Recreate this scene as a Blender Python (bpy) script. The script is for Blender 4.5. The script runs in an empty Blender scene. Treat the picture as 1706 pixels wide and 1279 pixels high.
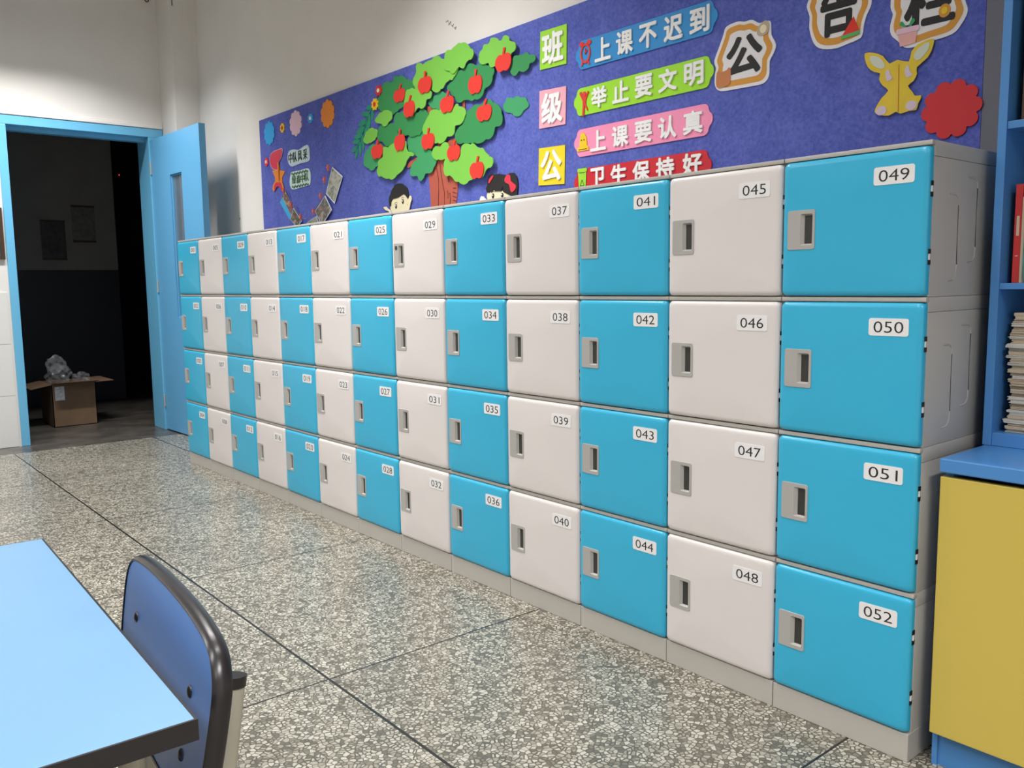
import bpy, bmesh, math, random
from mathutils import Vector, Matrix
random.seed(7)
SC = bpy.context.scene
COL = SC.collection
PI = math.pi

# ---------------------------------------------------------------- camera
cam_d = bpy.data.cameras.new('camera'); cam = bpy.data.objects.new('camera', cam_d); COL.objects.link(cam)
cam_d.sensor_fit = 'HORIZONTAL'; cam_d.sensor_width = 36.0
cam_d.lens = 1437.33/1706*36.0
cam_d.clip_start = 0.02
CAM_LOC = Vector((5.8896, -2.0143, 1.1836)); YAW, PITCH, ROLL = 0.8780, -0.1160, -0.0137
_f = Vector((-math.sin(YAW)*math.cos(PITCH), math.cos(YAW)*math.cos(PITCH), math.sin(PITCH)))
_r = Vector((math.cos(YAW), math.sin(YAW), 0)); _u = _r.cross(_f)
_r2 = math.cos(ROLL)*_r+math.sin(ROLL)*_u; _u2 = -math.sin(ROLL)*_r+math.cos(ROLL)*_u
cam.matrix_world = Matrix(((_r2.x,_u2.x,-_f.x,CAM_LOC.x),(_r2.y,_u2.y,-_f.y,CAM_LOC.y),(_r2.z,_u2.z,-_f.z,CAM_LOC.z),(0,0,0,1)))
SC.camera = cam

# ---------------------------------------------------------------- world, exposure
w = bpy.data.worlds.new('world'); SC.world = w; w.use_nodes = True
w.node_tree.nodes['Background'].inputs[0].default_value = (0.02, 0.025, 0.035, 1)
w.node_tree.nodes['Background'].inputs[1].default_value = 0.05
SC.view_settings.view_transform = 'Standard'; SC.view_settings.look = 'None'
SC.view_settings.exposure = -0.36; SC.view_settings.gamma = 1.0
SC.view_settings.use_curve_mapping = False

LAMPS = [  # x, y centre, power of the tube (W), angle the hood lets out (degrees)
    (-0.66, -0.75, 62, 120), (2.5, -0.75, 74, 122), (4.6, -1.05, 18, 122),
    (-0.66, -3.4, 50, 148), (2.2, -3.4, 62, 152), (4.6, -3.4, 50, 152), (6.9, -2.0, 100, 122), (6.9, -4.0, 40, 130)]
LAMP_Z = 3.30

# ---------------------------------------------------------------- materials
MATS = {}
def lin(c):
    return tuple(((v/255)/12.92 if v/255 <= 0.04045 else ((v/255+0.055)/1.055)**2.4) for v in c)
def mat(name, rgb=None, rough=0.5, metal=0.0, srgb=None, emit=0, spec=0.5, noise=0.0, nscale=20, bump=0.0, bscale=200):
    m = bpy.data.materials.new(name); m.use_nodes = True
    nt = m.node_tree; b = nt.nodes['Principled BSDF']
    c = lin(srgb) if srgb else rgb
    b.inputs['Base Color'].default_value = (*c, 1)
    b.inputs['Roughness'].default_value = rough; b.inputs['Metallic'].default_value = metal
    b.inputs['Specular IOR Level'].default_value = spec
    if emit:
        b.inputs['Emission Color'].default_value = (*c, 1); b.inputs['Emission Strength'].default_value = emit
    tc = None
    if noise or bump:
        tc = nt.nodes.new('ShaderNodeTexCoord')
    if noise:
        n = nt.nodes.new('ShaderNodeTexNoise'); n.inputs['Scale'].default_value = nscale; n.inputs['Detail'].default_value = 4
        nt.links.new(tc.outputs['Object'], n.inputs['Vector'])
        r = nt.nodes.new('ShaderNodeMapRange'); r.inputs[1].default_value = 0.25; r.inputs[2].default_value = 0.75
        r.inputs[3].default_value = 1-noise; r.inputs[4].default_value = 1+noise
        nt.links.new(n.outputs['Fac'], r.inputs[0])
        h = nt.nodes.new('ShaderNodeVectorMath'); h.operation = 'SCALE'; h.inputs[0].default_value = c
        nt.links.new(r.outputs[0], h.inputs['Scale']); nt.links.new(h.outputs[0], b.inputs['Base Color'])
    if bump:
        n2 = nt.nodes.new('ShaderNodeTexNoise'); n2.inputs['Scale'].default_value = bscale; n2.inputs['Detail'].default_value = 3
        nt.links.new(tc.outputs['Object'], n2.inputs['Vector'])
        bp = nt.nodes.new('ShaderNodeBump'); bp.inputs['Strength'].default_value = bump; bp.inputs['Distance'].default_value = 0.002
        nt.links.new(n2.outputs['Fac'], bp.inputs['Height']); nt.links.new(bp.outputs[0], b.inputs['Normal'])
    MATS[name] = m
    return m
WHITE_WALL = (0.78, 0.755, 0.72)
mat('wall_paint', WHITE_WALL, 0.75, noise=0.035, nscale=3.0, bump=0.08, bscale=60)
mat('ceiling_paint', (0.72, 0.70, 0.67), 0.8)
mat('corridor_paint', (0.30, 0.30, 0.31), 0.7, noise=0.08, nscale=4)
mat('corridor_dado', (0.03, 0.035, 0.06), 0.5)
mat('frame_blue', (0.15, 0.48, 0.74), 0.32)
mat('door_blue', (0.13, 0.41, 0.70), 0.35)
mat('shelf_blue', (0.07, 0.24, 0.56), 0.35)
mat('locker_blue', (0.036, 0.42, 0.66), 0.30)
mat('locker_white', (0.70, 0.66, 0.65), 0.33)
mat('locker_grey', (0.46, 0.44, 0.405), 0.45)
mat('handle_grey', (0.40, 0.39, 0.375), 0.38)
mat('slot_dark', (0.035, 0.036, 0.033), 0.5)
mat('plate_white', (0.80, 0.79, 0.80), 0.3)
mat('ink', (0.012, 0.012, 0.014), 0.6)
mat('hinge_black', (0.01, 0.01, 0.01), 0.5)
mat('glass_dark', (0.55, 0.60, 0.65), 0.06, spec=0.6)
mat('yellow_door', (0.57, 0.44, 0.085), 0.42)
mat('desk_blue', (0.175, 0.345, 0.55), 0.34, spec=0.35, noise=0.03, nscale=5)
mat('band_black', (0.018, 0.015, 0.017), 0.30)
mat('chair_blue', (0.075, 0.18, 0.45), 0.34)
mat('leg_beige', (0.44, 0.41, 0.33), 0.42)
mat('carton', (0.19, 0.115, 0.065), 0.8, noise=0.12, nscale=8)
mat('carton_label', (0.7, 0.7, 0.7), 0.6, noise=0.25, nscale=60)
mat('paper_cream', (0.50, 0.42, 0.31), 0.8, noise=0.12, nscale=50)
mat('paper_white', (0.56, 0.53, 0.47), 0.8)
mat('book_red', (0.50, 0.03, 0.03), 0.4)
mat('book_beige', (0.5, 0.42, 0.3), 0.6)
mat('book_orange', (0.7, 0.22, 0.04), 0.5)
mat('book_brown', (0.09, 0.045, 0.025), 0.6)
mat('lamp_white', (0.8, 0.8, 0.8), 0.4)
mat('tube_glow', (1.0, 0.97, 0.93), 0.4, emit=6.0)
mat('led_red', (1.0, 0.05, 0.08), 0.4, emit=2.0)
mat('poster_dark', (0.07, 0.07, 0.09), 0.5, noise=0.4, nscale=20)
mat('poster_grey', (0.2, 0.2, 0.21), 0.5, noise=0.3, nscale=25)
mat('frame_brown', (0.06, 0.035, 0.02), 0.4)
mat('strip_grey', (0.15, 0.155, 0.19), 0.5)
mat('tile_white', (0.76, 0.75, 0.73), 0.25)
# cut-outs of coloured foam and paper
mat('foam_light_green', (0.19, 0.53, 0.065), 0.75)
mat('foam_dark_green', (0.03, 0.26, 0.075), 0.75)
mat('foam_mid_green', (0.045, 0.33, 0.12), 0.75)
mat('foam_red', (0.72, 0.035, 0.022), 0.7)
mat('foam_brown', (0.44, 0.095, 0.06), 0.75)
mat('grain_dark', (0.13, 0.03, 0.015), 0.8)
mat('foam_teal', (0.015, 0.27, 0.15), 0.7)
mat('foam_blue', (0.02, 0.36, 0.80), 0.7)
mat('foam_pink', (0.76, 0.52, 0.64), 0.7)
mat('foam_orange', (0.82, 0.26, 0.03), 0.7)
mat('foam_yellow', (0.82, 0.56, 0.012), 0.7)
mat('foam_cream', (0.84, 0.77, 0.52), 0.7)
mat('foam_black', (0.012, 0.012, 0.012), 0.7)
mat('foam_bow', (0.72, 0.03, 0.06), 0.7)
mat('foam_white', (0.87, 0.87, 0.87), 0.7)
mat('foam_flower_red', (0.62, 0.022, 0.03), 0.6)
mat('banner_blue', (0.016, 0.27, 0.66), 0.55)
mat('banner_green', (0.34, 0.74, 0.02), 0.55)
mat('banner_pink', (0.90, 0.29, 0.48), 0.55)
mat('banner_red', (0.60, 0.012, 0.025), 0.55)
mat('square_green', (0.33, 0.70, 0.03), 0.6)
mat('square_pink', (0.84, 0.40, 0.48), 0.6)
mat('square_yellow', (0.82, 0.64, 0.012), 0.6)
mat('badge_orange', (0.66, 0.30, 0.04), 0.45)
mat('badge_white', (0.78, 0.77, 0.79), 0.45)
mat('label_pale', (0.50, 0.62, 0.78), 0.5)
mat('label_mint', (0.55, 0.72, 0.72), 0.5)
mat('label_green', (0.05, 0.14, 0.05), 0.6)
mat('flame_red', (0.68, 0.03, 0.07), 0.4)
mat('star_orange', (0.80, 0.25, 0.02), 0.4)
mat('fawn_yellow', (0.74, 0.54, 0.035), 0.6, noise=0.08, nscale=14)
mat('fawn_lilac', (0.66, 0.54, 0.66), 0.6)
mat('ear_pale', (0.62, 0.66, 0.55), 0.6)
mat('sticker_bear', (0.55, 0.20, 0.07), 0.4)
mat('sticker_pink', (0.78, 0.40, 0.38), 0.4)
mat('rind_green', (0.10, 0.42, 0.12), 0.4)
mat('card_edge', (0.70, 0.76, 0.82), 0.35)
mat('card_skyblue', (0.06, 0.42, 0.75), 0.35)
mat('clip_red', (0.62, 0.12, 0.10), 0.5)
mat('twine', (0.3, 0.26, 0.2), 0.9)

def photo_mat(name, ramp, scale):
    m = mat(name, (0.5, 0.5, 0.5), 0.25); nt = m.node_tree; b = nt.nodes['Principled BSDF']
    tc = nt.nodes.new('ShaderNodeTexCoord'); n = nt.nodes.new('ShaderNodeTexNoise')
    n.inputs['Scale'].default_value = scale; n.inputs['Detail'].default_value = 5
    r = nt.nodes.new('ShaderNodeValToRGB'); cr = r.color_ramp
    cr.elements[0].position = 0.3; cr.elements[0].color = (*ramp[0], 1)
    cr.elements[1].position = 0.72; cr.elements[1].color = (*ramp[-1], 1)
    for i, c in enumerate(ramp[1:-1]):
        e = cr.elements.new(0.3+0.42*(i+1)/(len(ramp)-1)); e.color = (*c, 1)
    nt.links.new(tc.outputs['Object'], n.inputs['Vector']); nt.links.new(n.outputs['Fac'], r.inputs['Fac'])
    nt.links.new(r.outputs['Color'], b.inputs['Base Color'])
    return m
photo_mat('photo_field', [(0.05,0.07,0.04),(0.25,0.30,0.18),(0.45,0.42,0.38),(0.10,0.16,0.08),(0.6,0.6,0.58)], 15)
photo_mat('photo_warm', [(0.7,0.3,0.05),(0.75,0.55,0.3),(0.12,0.1,0.1),(0.6,0.15,0.1),(0.7,0.65,0.5)], 15)
photo_mat('photo_group', [(0.03,0.03,0.03),(0.30,0.20,0.16),(0.07,0.09,0.06),(0.42,0.34,0.30),(0.12,0.08,0.08)], 17)
photo_mat('cover_picture', [(0.6,0.6,0.5),(0.10,0.12,0.10),(0.05,0.25,0.25),(0.55,0.35,0.15),(0.08,0.05,0.04)], 14)

def felt_mat():
    m = mat('board_felt', (0.055, 0.065, 0.30), 0.95, spec=0.1); nt = m.node_tree; b = nt.nodes['Principled BSDF']
    tc = nt.nodes.new('ShaderNodeTexCoord')
    mix = None
    n1 = nt.nodes.new('ShaderNodeTexNoise'); n1.inputs['Scale'].default_value = 90; n1.inputs['Detail'].default_value = 6; n1.inputs['Roughness'].default_value = 0.7
    n2 = nt.nodes.new('ShaderNodeTexNoise'); n2.inputs['Scale'].default_value = 9; n2.inputs['Detail'].default_value = 3
    add = nt.nodes.new('ShaderNodeMath'); add.operation = 'ADD'
    sc = nt.nodes.new('ShaderNodeMath'); sc.operation = 'MULTIPLY'; sc.inputs[1].default_value = 0.35
    r = nt.nodes.new('ShaderNodeValToRGB'); cr = r.color_ramp
    cr.elements[0].position = 0.50; cr.elements[0].color = (0.076, 0.102, 0.40, 1)
    cr.elements[1].position = 0.85; cr.elements[1].color = (0.145, 0.175, 0.56, 1)
    L = nt.links.new
    L(tc.outputs['Object'], n1.inputs['Vector']); L(tc.outputs['Object'], n2.inputs['Vector'])
    L(n2.outputs['Fac'], sc.inputs[0]); L(n1.outputs['Fac'], add.inputs[0]); L(sc.outputs[0], add.inputs[1])
    L(add.outputs[0], r.inputs['Fac']); L(r.outputs['Color'], b.inputs['Base Color'])
felt_mat()

def plastic_bag_mat():
    m = mat('clear_plastic', (0.9, 0.92, 0.95), 0.12); b = m.node_tree.nodes['Principled BSDF']
    b.inputs['Alpha'].default_value = 0.11; b.inputs['Specular IOR Level'].default_value = 1.0
plastic_bag_mat()

def pane_mat():
    m = mat('door_glass', (0.22, 0.29, 0.37), 0.03); b = m.node_tree.nodes['Principled BSDF']
    b.inputs['Alpha'].default_value = 0.38
pane_mat()

def floor_mat():
    m = mat('terrazzo', (0.4, 0.4, 0.38), 0.31); nt = m.node_tree; b = nt.nodes['Principled BSDF']; L = nt.links.new
    N = nt.nodes.new
    def math_(op, a=None, bb=None, clamp=False):
        n = N('ShaderNodeMath'); n.operation = op; n.use_clamp = clamp
        for i, v in enumerate((a, bb)):
            if v is None: continue
            if isinstance(v, (int, float)): n.inputs[i].default_value = v
            else: L(v, n.inputs[i])
        return n.outputs[0]
    tc = N('ShaderNodeTexCoord'); pos = tc.outputs['Object']
    nz = N('ShaderNodeTexNoise'); nz.inputs['Scale'].default_value = 55; nz.inputs['Detail'].default_value = 2
    L(pos, nz.inputs['Vector'])
    off = N('ShaderNodeVectorMath'); off.operation = 'SCALE'; off.inputs['Scale'].default_value = 0.009
    L(nz.outputs['Color'], off.inputs[0])
    ad = N('ShaderNodeVectorMath'); ad.operation = 'ADD'; L(pos, ad.inputs[0]); L(off.outputs[0], ad.inputs[1])
    sep0 = N('ShaderNodeSeparateXYZ'); L(ad.outputs[0], sep0.inputs[0])
    flat = N('ShaderNodeCombineXYZ'); L(sep0.outputs['X'], flat.inputs['X']); L(sep0.outputs['Y'], flat.inputs['Y'])
    def vor(scale, feature):
        v = N('ShaderNodeTexVoronoi'); v.voronoi_dimensions = '2D'; v.feature = feature
        v.inputs['Scale'].default_value = scale; L(flat.outputs[0], v.inputs['Vector']); return v
    S1 = 74.0
    ve = vor(S1, 'DISTANCE_TO_EDGE'); vc = vor(S1, 'F1')
    sc = N('ShaderNodeSeparateColor'); L(vc.outputs['Color'], sc.inputs[0])
    # chip colours
    cr = N('ShaderNodeValToRGB'); e = cr.color_ramp; e.interpolation = 'CONSTANT'
    e.elements[0].position = 0.0; e.elements[0].color = (0.20, 0.185, 0.15, 1)
    e.elements[1].position = 0.12; e.elements[1].color = (0.46, 0.43, 0.36, 1)
    for p, c in ((0.35, (0.37, 0.34, 0.28)), (0.55, (0.52, 0.49, 0.42)), (0.74, (0.31, 0.285, 0.235)), (0.90, (0.14, 0.13, 0.105))):
        k = e.elements.new(p); k.color = (*c, 1)
    L(sc.outputs[0], cr.inputs['Fac'])
    # matrix between the chips, width varies from chip to chip
    thr = math_('MULTIPLY_ADD', sc.outputs[1], 0.15); thr.node.inputs[2].default_value = 0.02
    edge = math_('SUBTRACT', ve.outputs['Distance'], thr)
    em = N('ShaderNodeMapRange'); em.inputs[1].default_value = 0.0; em.inputs[2].default_value = 0.06; L(edge, em.inputs[0])
    mix = N('ShaderNodeMix'); mix.data_type = 'RGBA'; L(em.outputs[0], mix.inputs['Factor'])
    mix.inputs['A'].default_value = (0.10, 0.09, 0.066, 1); L(cr.outputs['Color'], mix.inputs['B'])
    # large-scale wear
    wn = N('ShaderNodeTexNoise'); wn.inputs['Scale'].default_value = 1.6; wn.inputs['Detail'].default_value = 3; L(pos, wn.inputs['Vector'])
    wr = N('ShaderNodeMapRange'); wr.inputs[1].default_value = 0.3; wr.inputs[2].default_value = 0.7; wr.inputs[3].default_value = 0.76; wr.inputs[4].default_value = 1.0
    L(wn.outputs['Fac'], wr.inputs[0])
    wv = N('ShaderNodeVectorMath'); wv.operation = 'SCALE'; L(mix.outputs['Result'], wv.inputs[0]); L(wr.outputs[0], wv.inputs['Scale'])
    # dividing strips
    sp = N('ShaderNodeSeparateXYZ'); L(pos, sp.inputs[0])
    def line(src, c, hw=0.0032):
        return math_('LESS_THAN', math_('ABSOLUTE', math_('SUBTRACT', src, c)), hw)
    lx = math_('LESS_THAN', math_('PINGPONG', math_('SUBTRACT', sp.outputs['X'], 0.005), 0.6005), 0.0034)
    tot = lx
    for c in (-0.857, 0.124, -2.06, -3.26, -4.46, -5.66):
        tot = math_('MAXIMUM', tot, line(sp.outputs['Y'], c, 0.0046))
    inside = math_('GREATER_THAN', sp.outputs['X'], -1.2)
    tot = math_('MULTIPLY', tot, inside)
    m2 = N('ShaderNodeMix'); m2.data_type = 'RGBA'; L(tot, m2.inputs['Factor']); L(wv.outputs[0], m2.inputs['A']); m2.inputs['B'].default_value = (0.015, 0.013, 0.011, 1)
    # smooth cement border along the door wall and in the corridor
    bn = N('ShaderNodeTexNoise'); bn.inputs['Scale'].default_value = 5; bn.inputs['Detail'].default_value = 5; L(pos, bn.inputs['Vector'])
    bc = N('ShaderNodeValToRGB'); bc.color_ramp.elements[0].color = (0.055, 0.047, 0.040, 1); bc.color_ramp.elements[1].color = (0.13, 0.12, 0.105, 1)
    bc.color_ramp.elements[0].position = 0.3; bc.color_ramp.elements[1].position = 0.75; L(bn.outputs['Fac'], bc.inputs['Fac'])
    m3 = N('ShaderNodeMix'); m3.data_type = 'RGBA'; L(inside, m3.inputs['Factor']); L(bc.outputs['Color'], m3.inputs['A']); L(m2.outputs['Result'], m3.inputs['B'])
    L(m3.outputs['Result'], b.inputs['Base Color'])
floor_mat()

# ---------------------------------------------------------------- builders
def empty(name, loc=(0,0,0)):
    o = bpy.data.objects.new(name, None); COL.objects.link(o); o.location = loc; o.empty_display_size = 0.05
    return o
def tag(o, label=None, cat=None, group=None, kind=None):
    if label: o['label'] = label
    if cat: o['category'] = cat
    if group: o['group'] = group
    if kind: o['kind'] = kind
    return o
def thing(name, loc, label, cat, group=None): return tag(empty(name, loc), label, cat, group)
def wloc(o):
    v = Vector((0,0,0))
    while o: v += o.location; o = o.parent
    return v
def obj(name, bm, m, parent=None, smooth=False, loc=None):
    """link bm (in world coordinates) as one mesh; a child sits at its parent's origin"""
    me = bpy.data.meshes.new(name)
    bmesh.ops.recalc_face_normals(bm, faces=bm.faces[:])
    base = wloc(parent) if parent else Vector(loc if loc else (0,0,0))
    if base.length: bmesh.ops.translate(bm, vec=-base, verts=bm.verts[:])
    bm.to_mesh(me); bm.free()
    for mm in (m if isinstance(m, (list, tuple)) else [m]): me.materials.append(MATS[mm])
    if smooth:
        for p in me.polygons: p.use_smooth = True
        try: me.set_sharp_from_angle(angle=math.radians(38))
        except Exception: pass
    o = bpy.data.objects.new(name, me); COL.objects.link(o)
    if parent: o.parent = parent
    elif loc: o.location = loc
    return o
def centre_origin(o):
    """put a top-level mesh's origin in the middle of its own shape"""
    co = [v.co for v in o.data.vertices]
    c = Vector([(min(v[i] for v in co)+max(v[i] for v in co))/2 for i in range(3)])
    o.data.transform(Matrix.Translation(-c)); o.location = Vector(o.location)+c
    return o
def new(): return bmesh.new()
def box(bm, x0, x1, y0, y1, z0, z1, mi=0, bev=0):
    t = bmesh.new(); bmesh.ops.create_cube(t, size=1)
    for v in t.verts:
        v.co = Vector(((x0+x1)/2+v.co.x*(x1-x0), (y0+y1)/2+v.co.y*(y1-y0), (z0+z1)/2+v.co.z*(z1-z0)))
    if bev: bmesh.ops.bevel(t, geom=t.edges[:], offset=bev, segments=2, affect='EDGES', profile=0.5)
    merge(bm, t, mi)
def merge(bm, t, mi=0, mtx=None):
    if mtx is not None: bmesh.ops.transform(t, matrix=mtx, verts=t.verts[:])
    vm = {v: bm.verts.new(v.co) for v in t.verts}
    for f in t.faces:
        try: nf = bm.faces.new([vm[v] for v in f.verts]); nf.material_index = mi
        except ValueError: pass
    t.free()
def prism(bm, pts, y0, y1, mi=0, bev=0):
    """outline in (x,z) given thickness from y0 (front) to y1 (back)"""
    if y0 > y1: y0, y1 = y1, y0
    t = bmesh.new()
    a = [t.verts.new((x, y0, z)) for x, z in pts]; b = [t.verts.new((x, y1, z)) for x, z in pts]
    n = len(pts)
    for i in range(n): t.faces.new((a[i], a[(i+1) % n], b[(i+1) % n], b[i]))
    ea = [t.edges.get((a[i], a[(i+1) % n])) for i in range(n)]; eb = [t.edges.get((b[i], b[(i+1) % n])) for i in range(n)]
    bmesh.ops.triangle_fill(t, use_beauty=True, edges=ea); bmesh.ops.triangle_fill(t, use_beauty=True, edges=eb)
    merge(bm, t, mi)
def smooth_loop(pts, k=3):
    """Catmull-Rom through a closed outline"""
    out = []; n = len(pts)
    for i in range(n):
        p0, p1, p2, p3 = (pts[(i+j-1) % n] for j in range(4))
        for s in range(k):
            t = s/k
            out.append(tuple(0.5*(2*p1[d]+(p2[d]-p0[d])*t+(2*p0[d]-5*p1[d]+4*p2[d]-p3[d])*t*t+(3*p1[d]-p0[d]-3*p2[d]+p3[d])*t**3) for d in (0, 1)))
    return out
def scallop(cx, cz, rx, rz, n, depth=0.13, rot=0.0, k=6):
    """flower outline of n round lobes"""
    out = []
    for i in range(n*k):
        a = 2*PI*i/(n*k)+rot; q = abs(math.cos((a-rot)*n/2))
        s = 1-depth+depth*(q**0.6)
        out.append((cx+rx*s*math.cos(a), cz+rz*s*math.sin(a)))
    return out
def cloud(pts, lobe=0.088, amp=0.011):
    """leaf-cloud edge: the outline with round lobes meeting in notches"""
    p = smooth_loop(pts, 6); n = len(p); L = [0.0]
    for i in range(n): L.append(L[-1]+math.dist(p[i], p[(i+1) % n]))
    T = L[-1]; m = max(5, round(T/lobe)); out = []
    for i in range(n):
        a, c = p[i-1], p[(i+1) % n]; tx, tz = c[0]-a[0], c[1]-a[1]; l = math.hypot(tx, tz) or 1
        s = 1 if area(p) > 0 else -1
        o = amp*(abs(math.sin(PI*m*L[i]/T))**0.7-0.62)
        out.append((p[i][0]+s*tz/l*o, p[i][1]-s*tx/l*o))
    return out
def area(p): return sum(p[i-1][0]*p[i][1]-p[i][0]*p[i-1][1] for i in range(len(p)))
def ellipse(cx, cz, rx, rz, n=20): return [(cx+rx*math.cos(2*PI*i/n), cz+rz*math.sin(2*PI*i/n)) for i in range(n)]
def grow(pts, s, c=None):
    if c is None: c = (sum(p[0] for p in pts)/len(pts), sum(p[1] for p in pts)/len(pts))
    return [(c[0]+(p[0]-c[0])*s, c[1]+(p[1]-c[1])*s) for p in pts]
def tube(bm, path, r, n=8, mi=0, r2=None, cap=True):
    """round (or oval r x r2) bar along a path of 3-D points"""
    path = [Vector(p) for p in path]; rings = []
    up = Vector((0, 0, 1))
    for i, p in enumerate(path):
        d = (path[min(i+1, len(path)-1)]-path[max(i-1, 0)]).normalized()
        s = d.cross(up)
        if s.length < 1e-3: s = d.cross(Vector((0, 1, 0)))
        s.normalize(); u2 = s.cross(d).normalized()
        rings.append([bm.verts.new(p+s*(r*math.cos(2*PI*j/n))+u2*((r2 or r)*math.sin(2*PI*j/n))) for j in range(n)])
    for a, b in zip(rings, rings[1:]):
        for j in range(n):
            f = bm.faces.new((a[j], a[(j+1) % n], b[(j+1) % n], b[j])); f.material_index = mi
    if cap:
        for rg in (rings[0][::-1], rings[-1]):
            f = bm.faces.new(rg); f.material_index = mi
def rrect(x0, x1, z0, z1, r, n=5):
    out = []
    for cx, cz, a0 in ((x1-r, z1-r, 0), (x0+r, z1-r, PI/2), (x0+r, z0+r, PI), (x1-r, z0+r, 1.5*PI)):
        for i in range(n+1):
            a = a0+PI/2*i/n; out.append((cx+r*math.cos(a), cz+r*math.sin(a)))
    return out
_tc = {}
def text_bm(txt, bold=0.0):
    """flat letters as a raised mesh; x right, z up, 1 unit tall em, thickness 1 towards -y"""
    key = (txt, bold)
    if key not in _tc:
        c = bpy.data.curves.new('lettering', 'FONT'); c.body = txt; c.size = 1.0; c.extrude = 0.5; c.offset = bold; c.resolution_u = 3
        o = bpy.data.objects.new('lettering', c); COL.objects.link(o)
        dg = bpy.context.evaluated_depsgraph_get(); dg.update()
        me = bpy.data.meshes.new_from_object(o.evaluated_get(dg))
        bpy.data.objects.remove(o); bpy.data.curves.remove(c)
        _tc[key] = me
    t = bmesh.new(); t.from_mesh(_tc[key])
    for v in t.verts: v.co = Vector((v.co.x, -v.co.z, v.co.y))
    return t
def text_fit(bm, txt, cx, cz, w_, h_, y0, y1, bold=0.0, mi=0, fat=0.0):
    """letters fitted in a w_ x h_ box centred at (cx,cz), from y0 (front) to y1 (back)"""
    base = text_bm(txt, bold); xs = [v.co.x for v in base.verts]; zs = [v.co.z for v in base.verts]
    ax, az = (min(xs)+max(xs))/2, (min(zs)+max(zs))/2
    w_ -= 2*fat; h_ -= 2*fat                  # heavier strokes: the letter laid down again a little to each side
    sx = w_/(max(xs)-min(xs)); sz = h_/(max(zs)-min(zs))
    for i, (ox, oz) in enumerate([(0, 0)] if not fat else [(0, 0), (fat, 0), (-fat, 0), (0, fat), (0, -fat), (fat*0.7, fat*0.7), (-fat*0.7, fat*0.7), (fat*0.7, -fat*0.7), (-fat*0.7, -fat*0.7)]):
        t = base.copy()
        for v in t.verts: v.co = Vector((cx+ox+(v.co.x-ax)*sx, (y0+y1)/2+v.co.y*abs(y1-y0)-0.00007*i, cz+oz+(v.co.z-az)*sz))
        merge(bm, t, mi)
    base.free()
def dup(root, loc, name=None):
    r = root.copy(); COL.objects.link(r); r.location = loc
    for ch in root.children:
        c = ch.copy(); COL.objects.link(c); c.parent = r
        for g in ch.children:
            d = g.copy(); COL.objects.link(d); d.parent = c
    return r
# ================================================================ the room
XL, YB, ZC = -1.5, 0.631, 3.72      # door wall, board wall, ceiling
XR, YF = 8.2, -6.2                   # the two walls behind the camera
DY0, DY1, DZ = -0.692, 0.318, 2.398  # door opening
WT = 0.26                            # thickness of the door wall
def struct(name, bm, m, parent=None, smooth=False):
    o = obj(name, bm, m, parent, smooth)
    if not parent: o['kind'] = 'structure'
    return o
b = new(); box(b, -6.6, XR+0.2, YF-0.2, YB+2.2, -0.1, 0); struct('floor', b, 'terrazzo')
b = new(); box(b, -6.6, XR+0.2, YF-0.2, YB+2.2, ZC, ZC+0.1); struct('ceiling', b, 'ceiling_paint')
b = new(); box(b, XL-WT, XR+0.2, YB, YB+0.2, 0, ZC); struct('wall_back', b, 'wall_paint')
b = new()
box(b, XL-WT, XL, YF, DY0-0.03, 0, ZC); box(b, XL-WT, XL, DY1+0.03, YB, 0, ZC); box(b, XL-WT, XL, DY0-0.03, DY1+0.03, DZ+0.03, ZC)
box(b, XL, XL+0.335, 0.440, YB, 0, ZC)                      # pilaster in the corner
struct('wall_left', b, 'wall_paint')
b = new(); box(b, XR, XR+0.2, YF, YB, 0, ZC); struct('wall_right', b, 'wall_paint')
b = new(); box(b, XL-WT, XR+0.2, YF-0.2, YF, 0, ZC); struct('wall_front', b, 'wall_paint')
# corridor beyond the door
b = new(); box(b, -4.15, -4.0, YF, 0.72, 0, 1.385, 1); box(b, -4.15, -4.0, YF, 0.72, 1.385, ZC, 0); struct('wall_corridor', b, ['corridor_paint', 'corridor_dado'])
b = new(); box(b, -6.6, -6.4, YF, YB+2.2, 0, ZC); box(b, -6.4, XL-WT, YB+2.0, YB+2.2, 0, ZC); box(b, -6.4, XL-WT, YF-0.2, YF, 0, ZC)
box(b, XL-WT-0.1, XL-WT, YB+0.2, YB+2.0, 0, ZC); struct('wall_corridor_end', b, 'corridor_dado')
# glazed lower part of the door wall left of the frame: big white tiles with thin joints
b = new()
for k in range(6):
    for j in range(3):
        y1 = DY0-0.075-0.45*k; box(b, XL, XL+0.006, y1-0.447, y1, 0.0+0.39*j+0.003, 0.39*(j+1), bev=0.001)
struct('trim_1', b, 'tile_white')
b = new(); box(b, 4.8125, 5.0, YB-0.011, YB-0.001, 0.0, ZC); struct('wall_strip', b, 'strip_grey')  # dark grey-blue strip laid over the white wall between board and bookcase
# door frame
b = new(); f0 = XL-WT-0.012; f1 = XL+0.014
box(b, f0, f1, DY0-0.058, DY0, 0, DZ, bev=0.004); box(b, f0, f1, DY1, DY1+0.118, 0, DZ, bev=0.004)
box(b, f0, f1, DY0-0.058, DY1+0.118, DZ, DZ+0.068, bev=0.004)
box(b, XL-0.14, XL-0.07, DY0, DY1, DZ-0.03, DZ); struct('door_frame', b, 'frame_blue')
b = new(); box(b, XL, XL+0.022, YF, DY1+0.118, DZ+0.070, DZ+0.098, bev=0.005); box(b, XL, XL+0.013, YF, DY1+0.118, DZ+0.098, DZ+0.112, bev=0.003); struct('trim_2', b, 'wall_paint')
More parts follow.
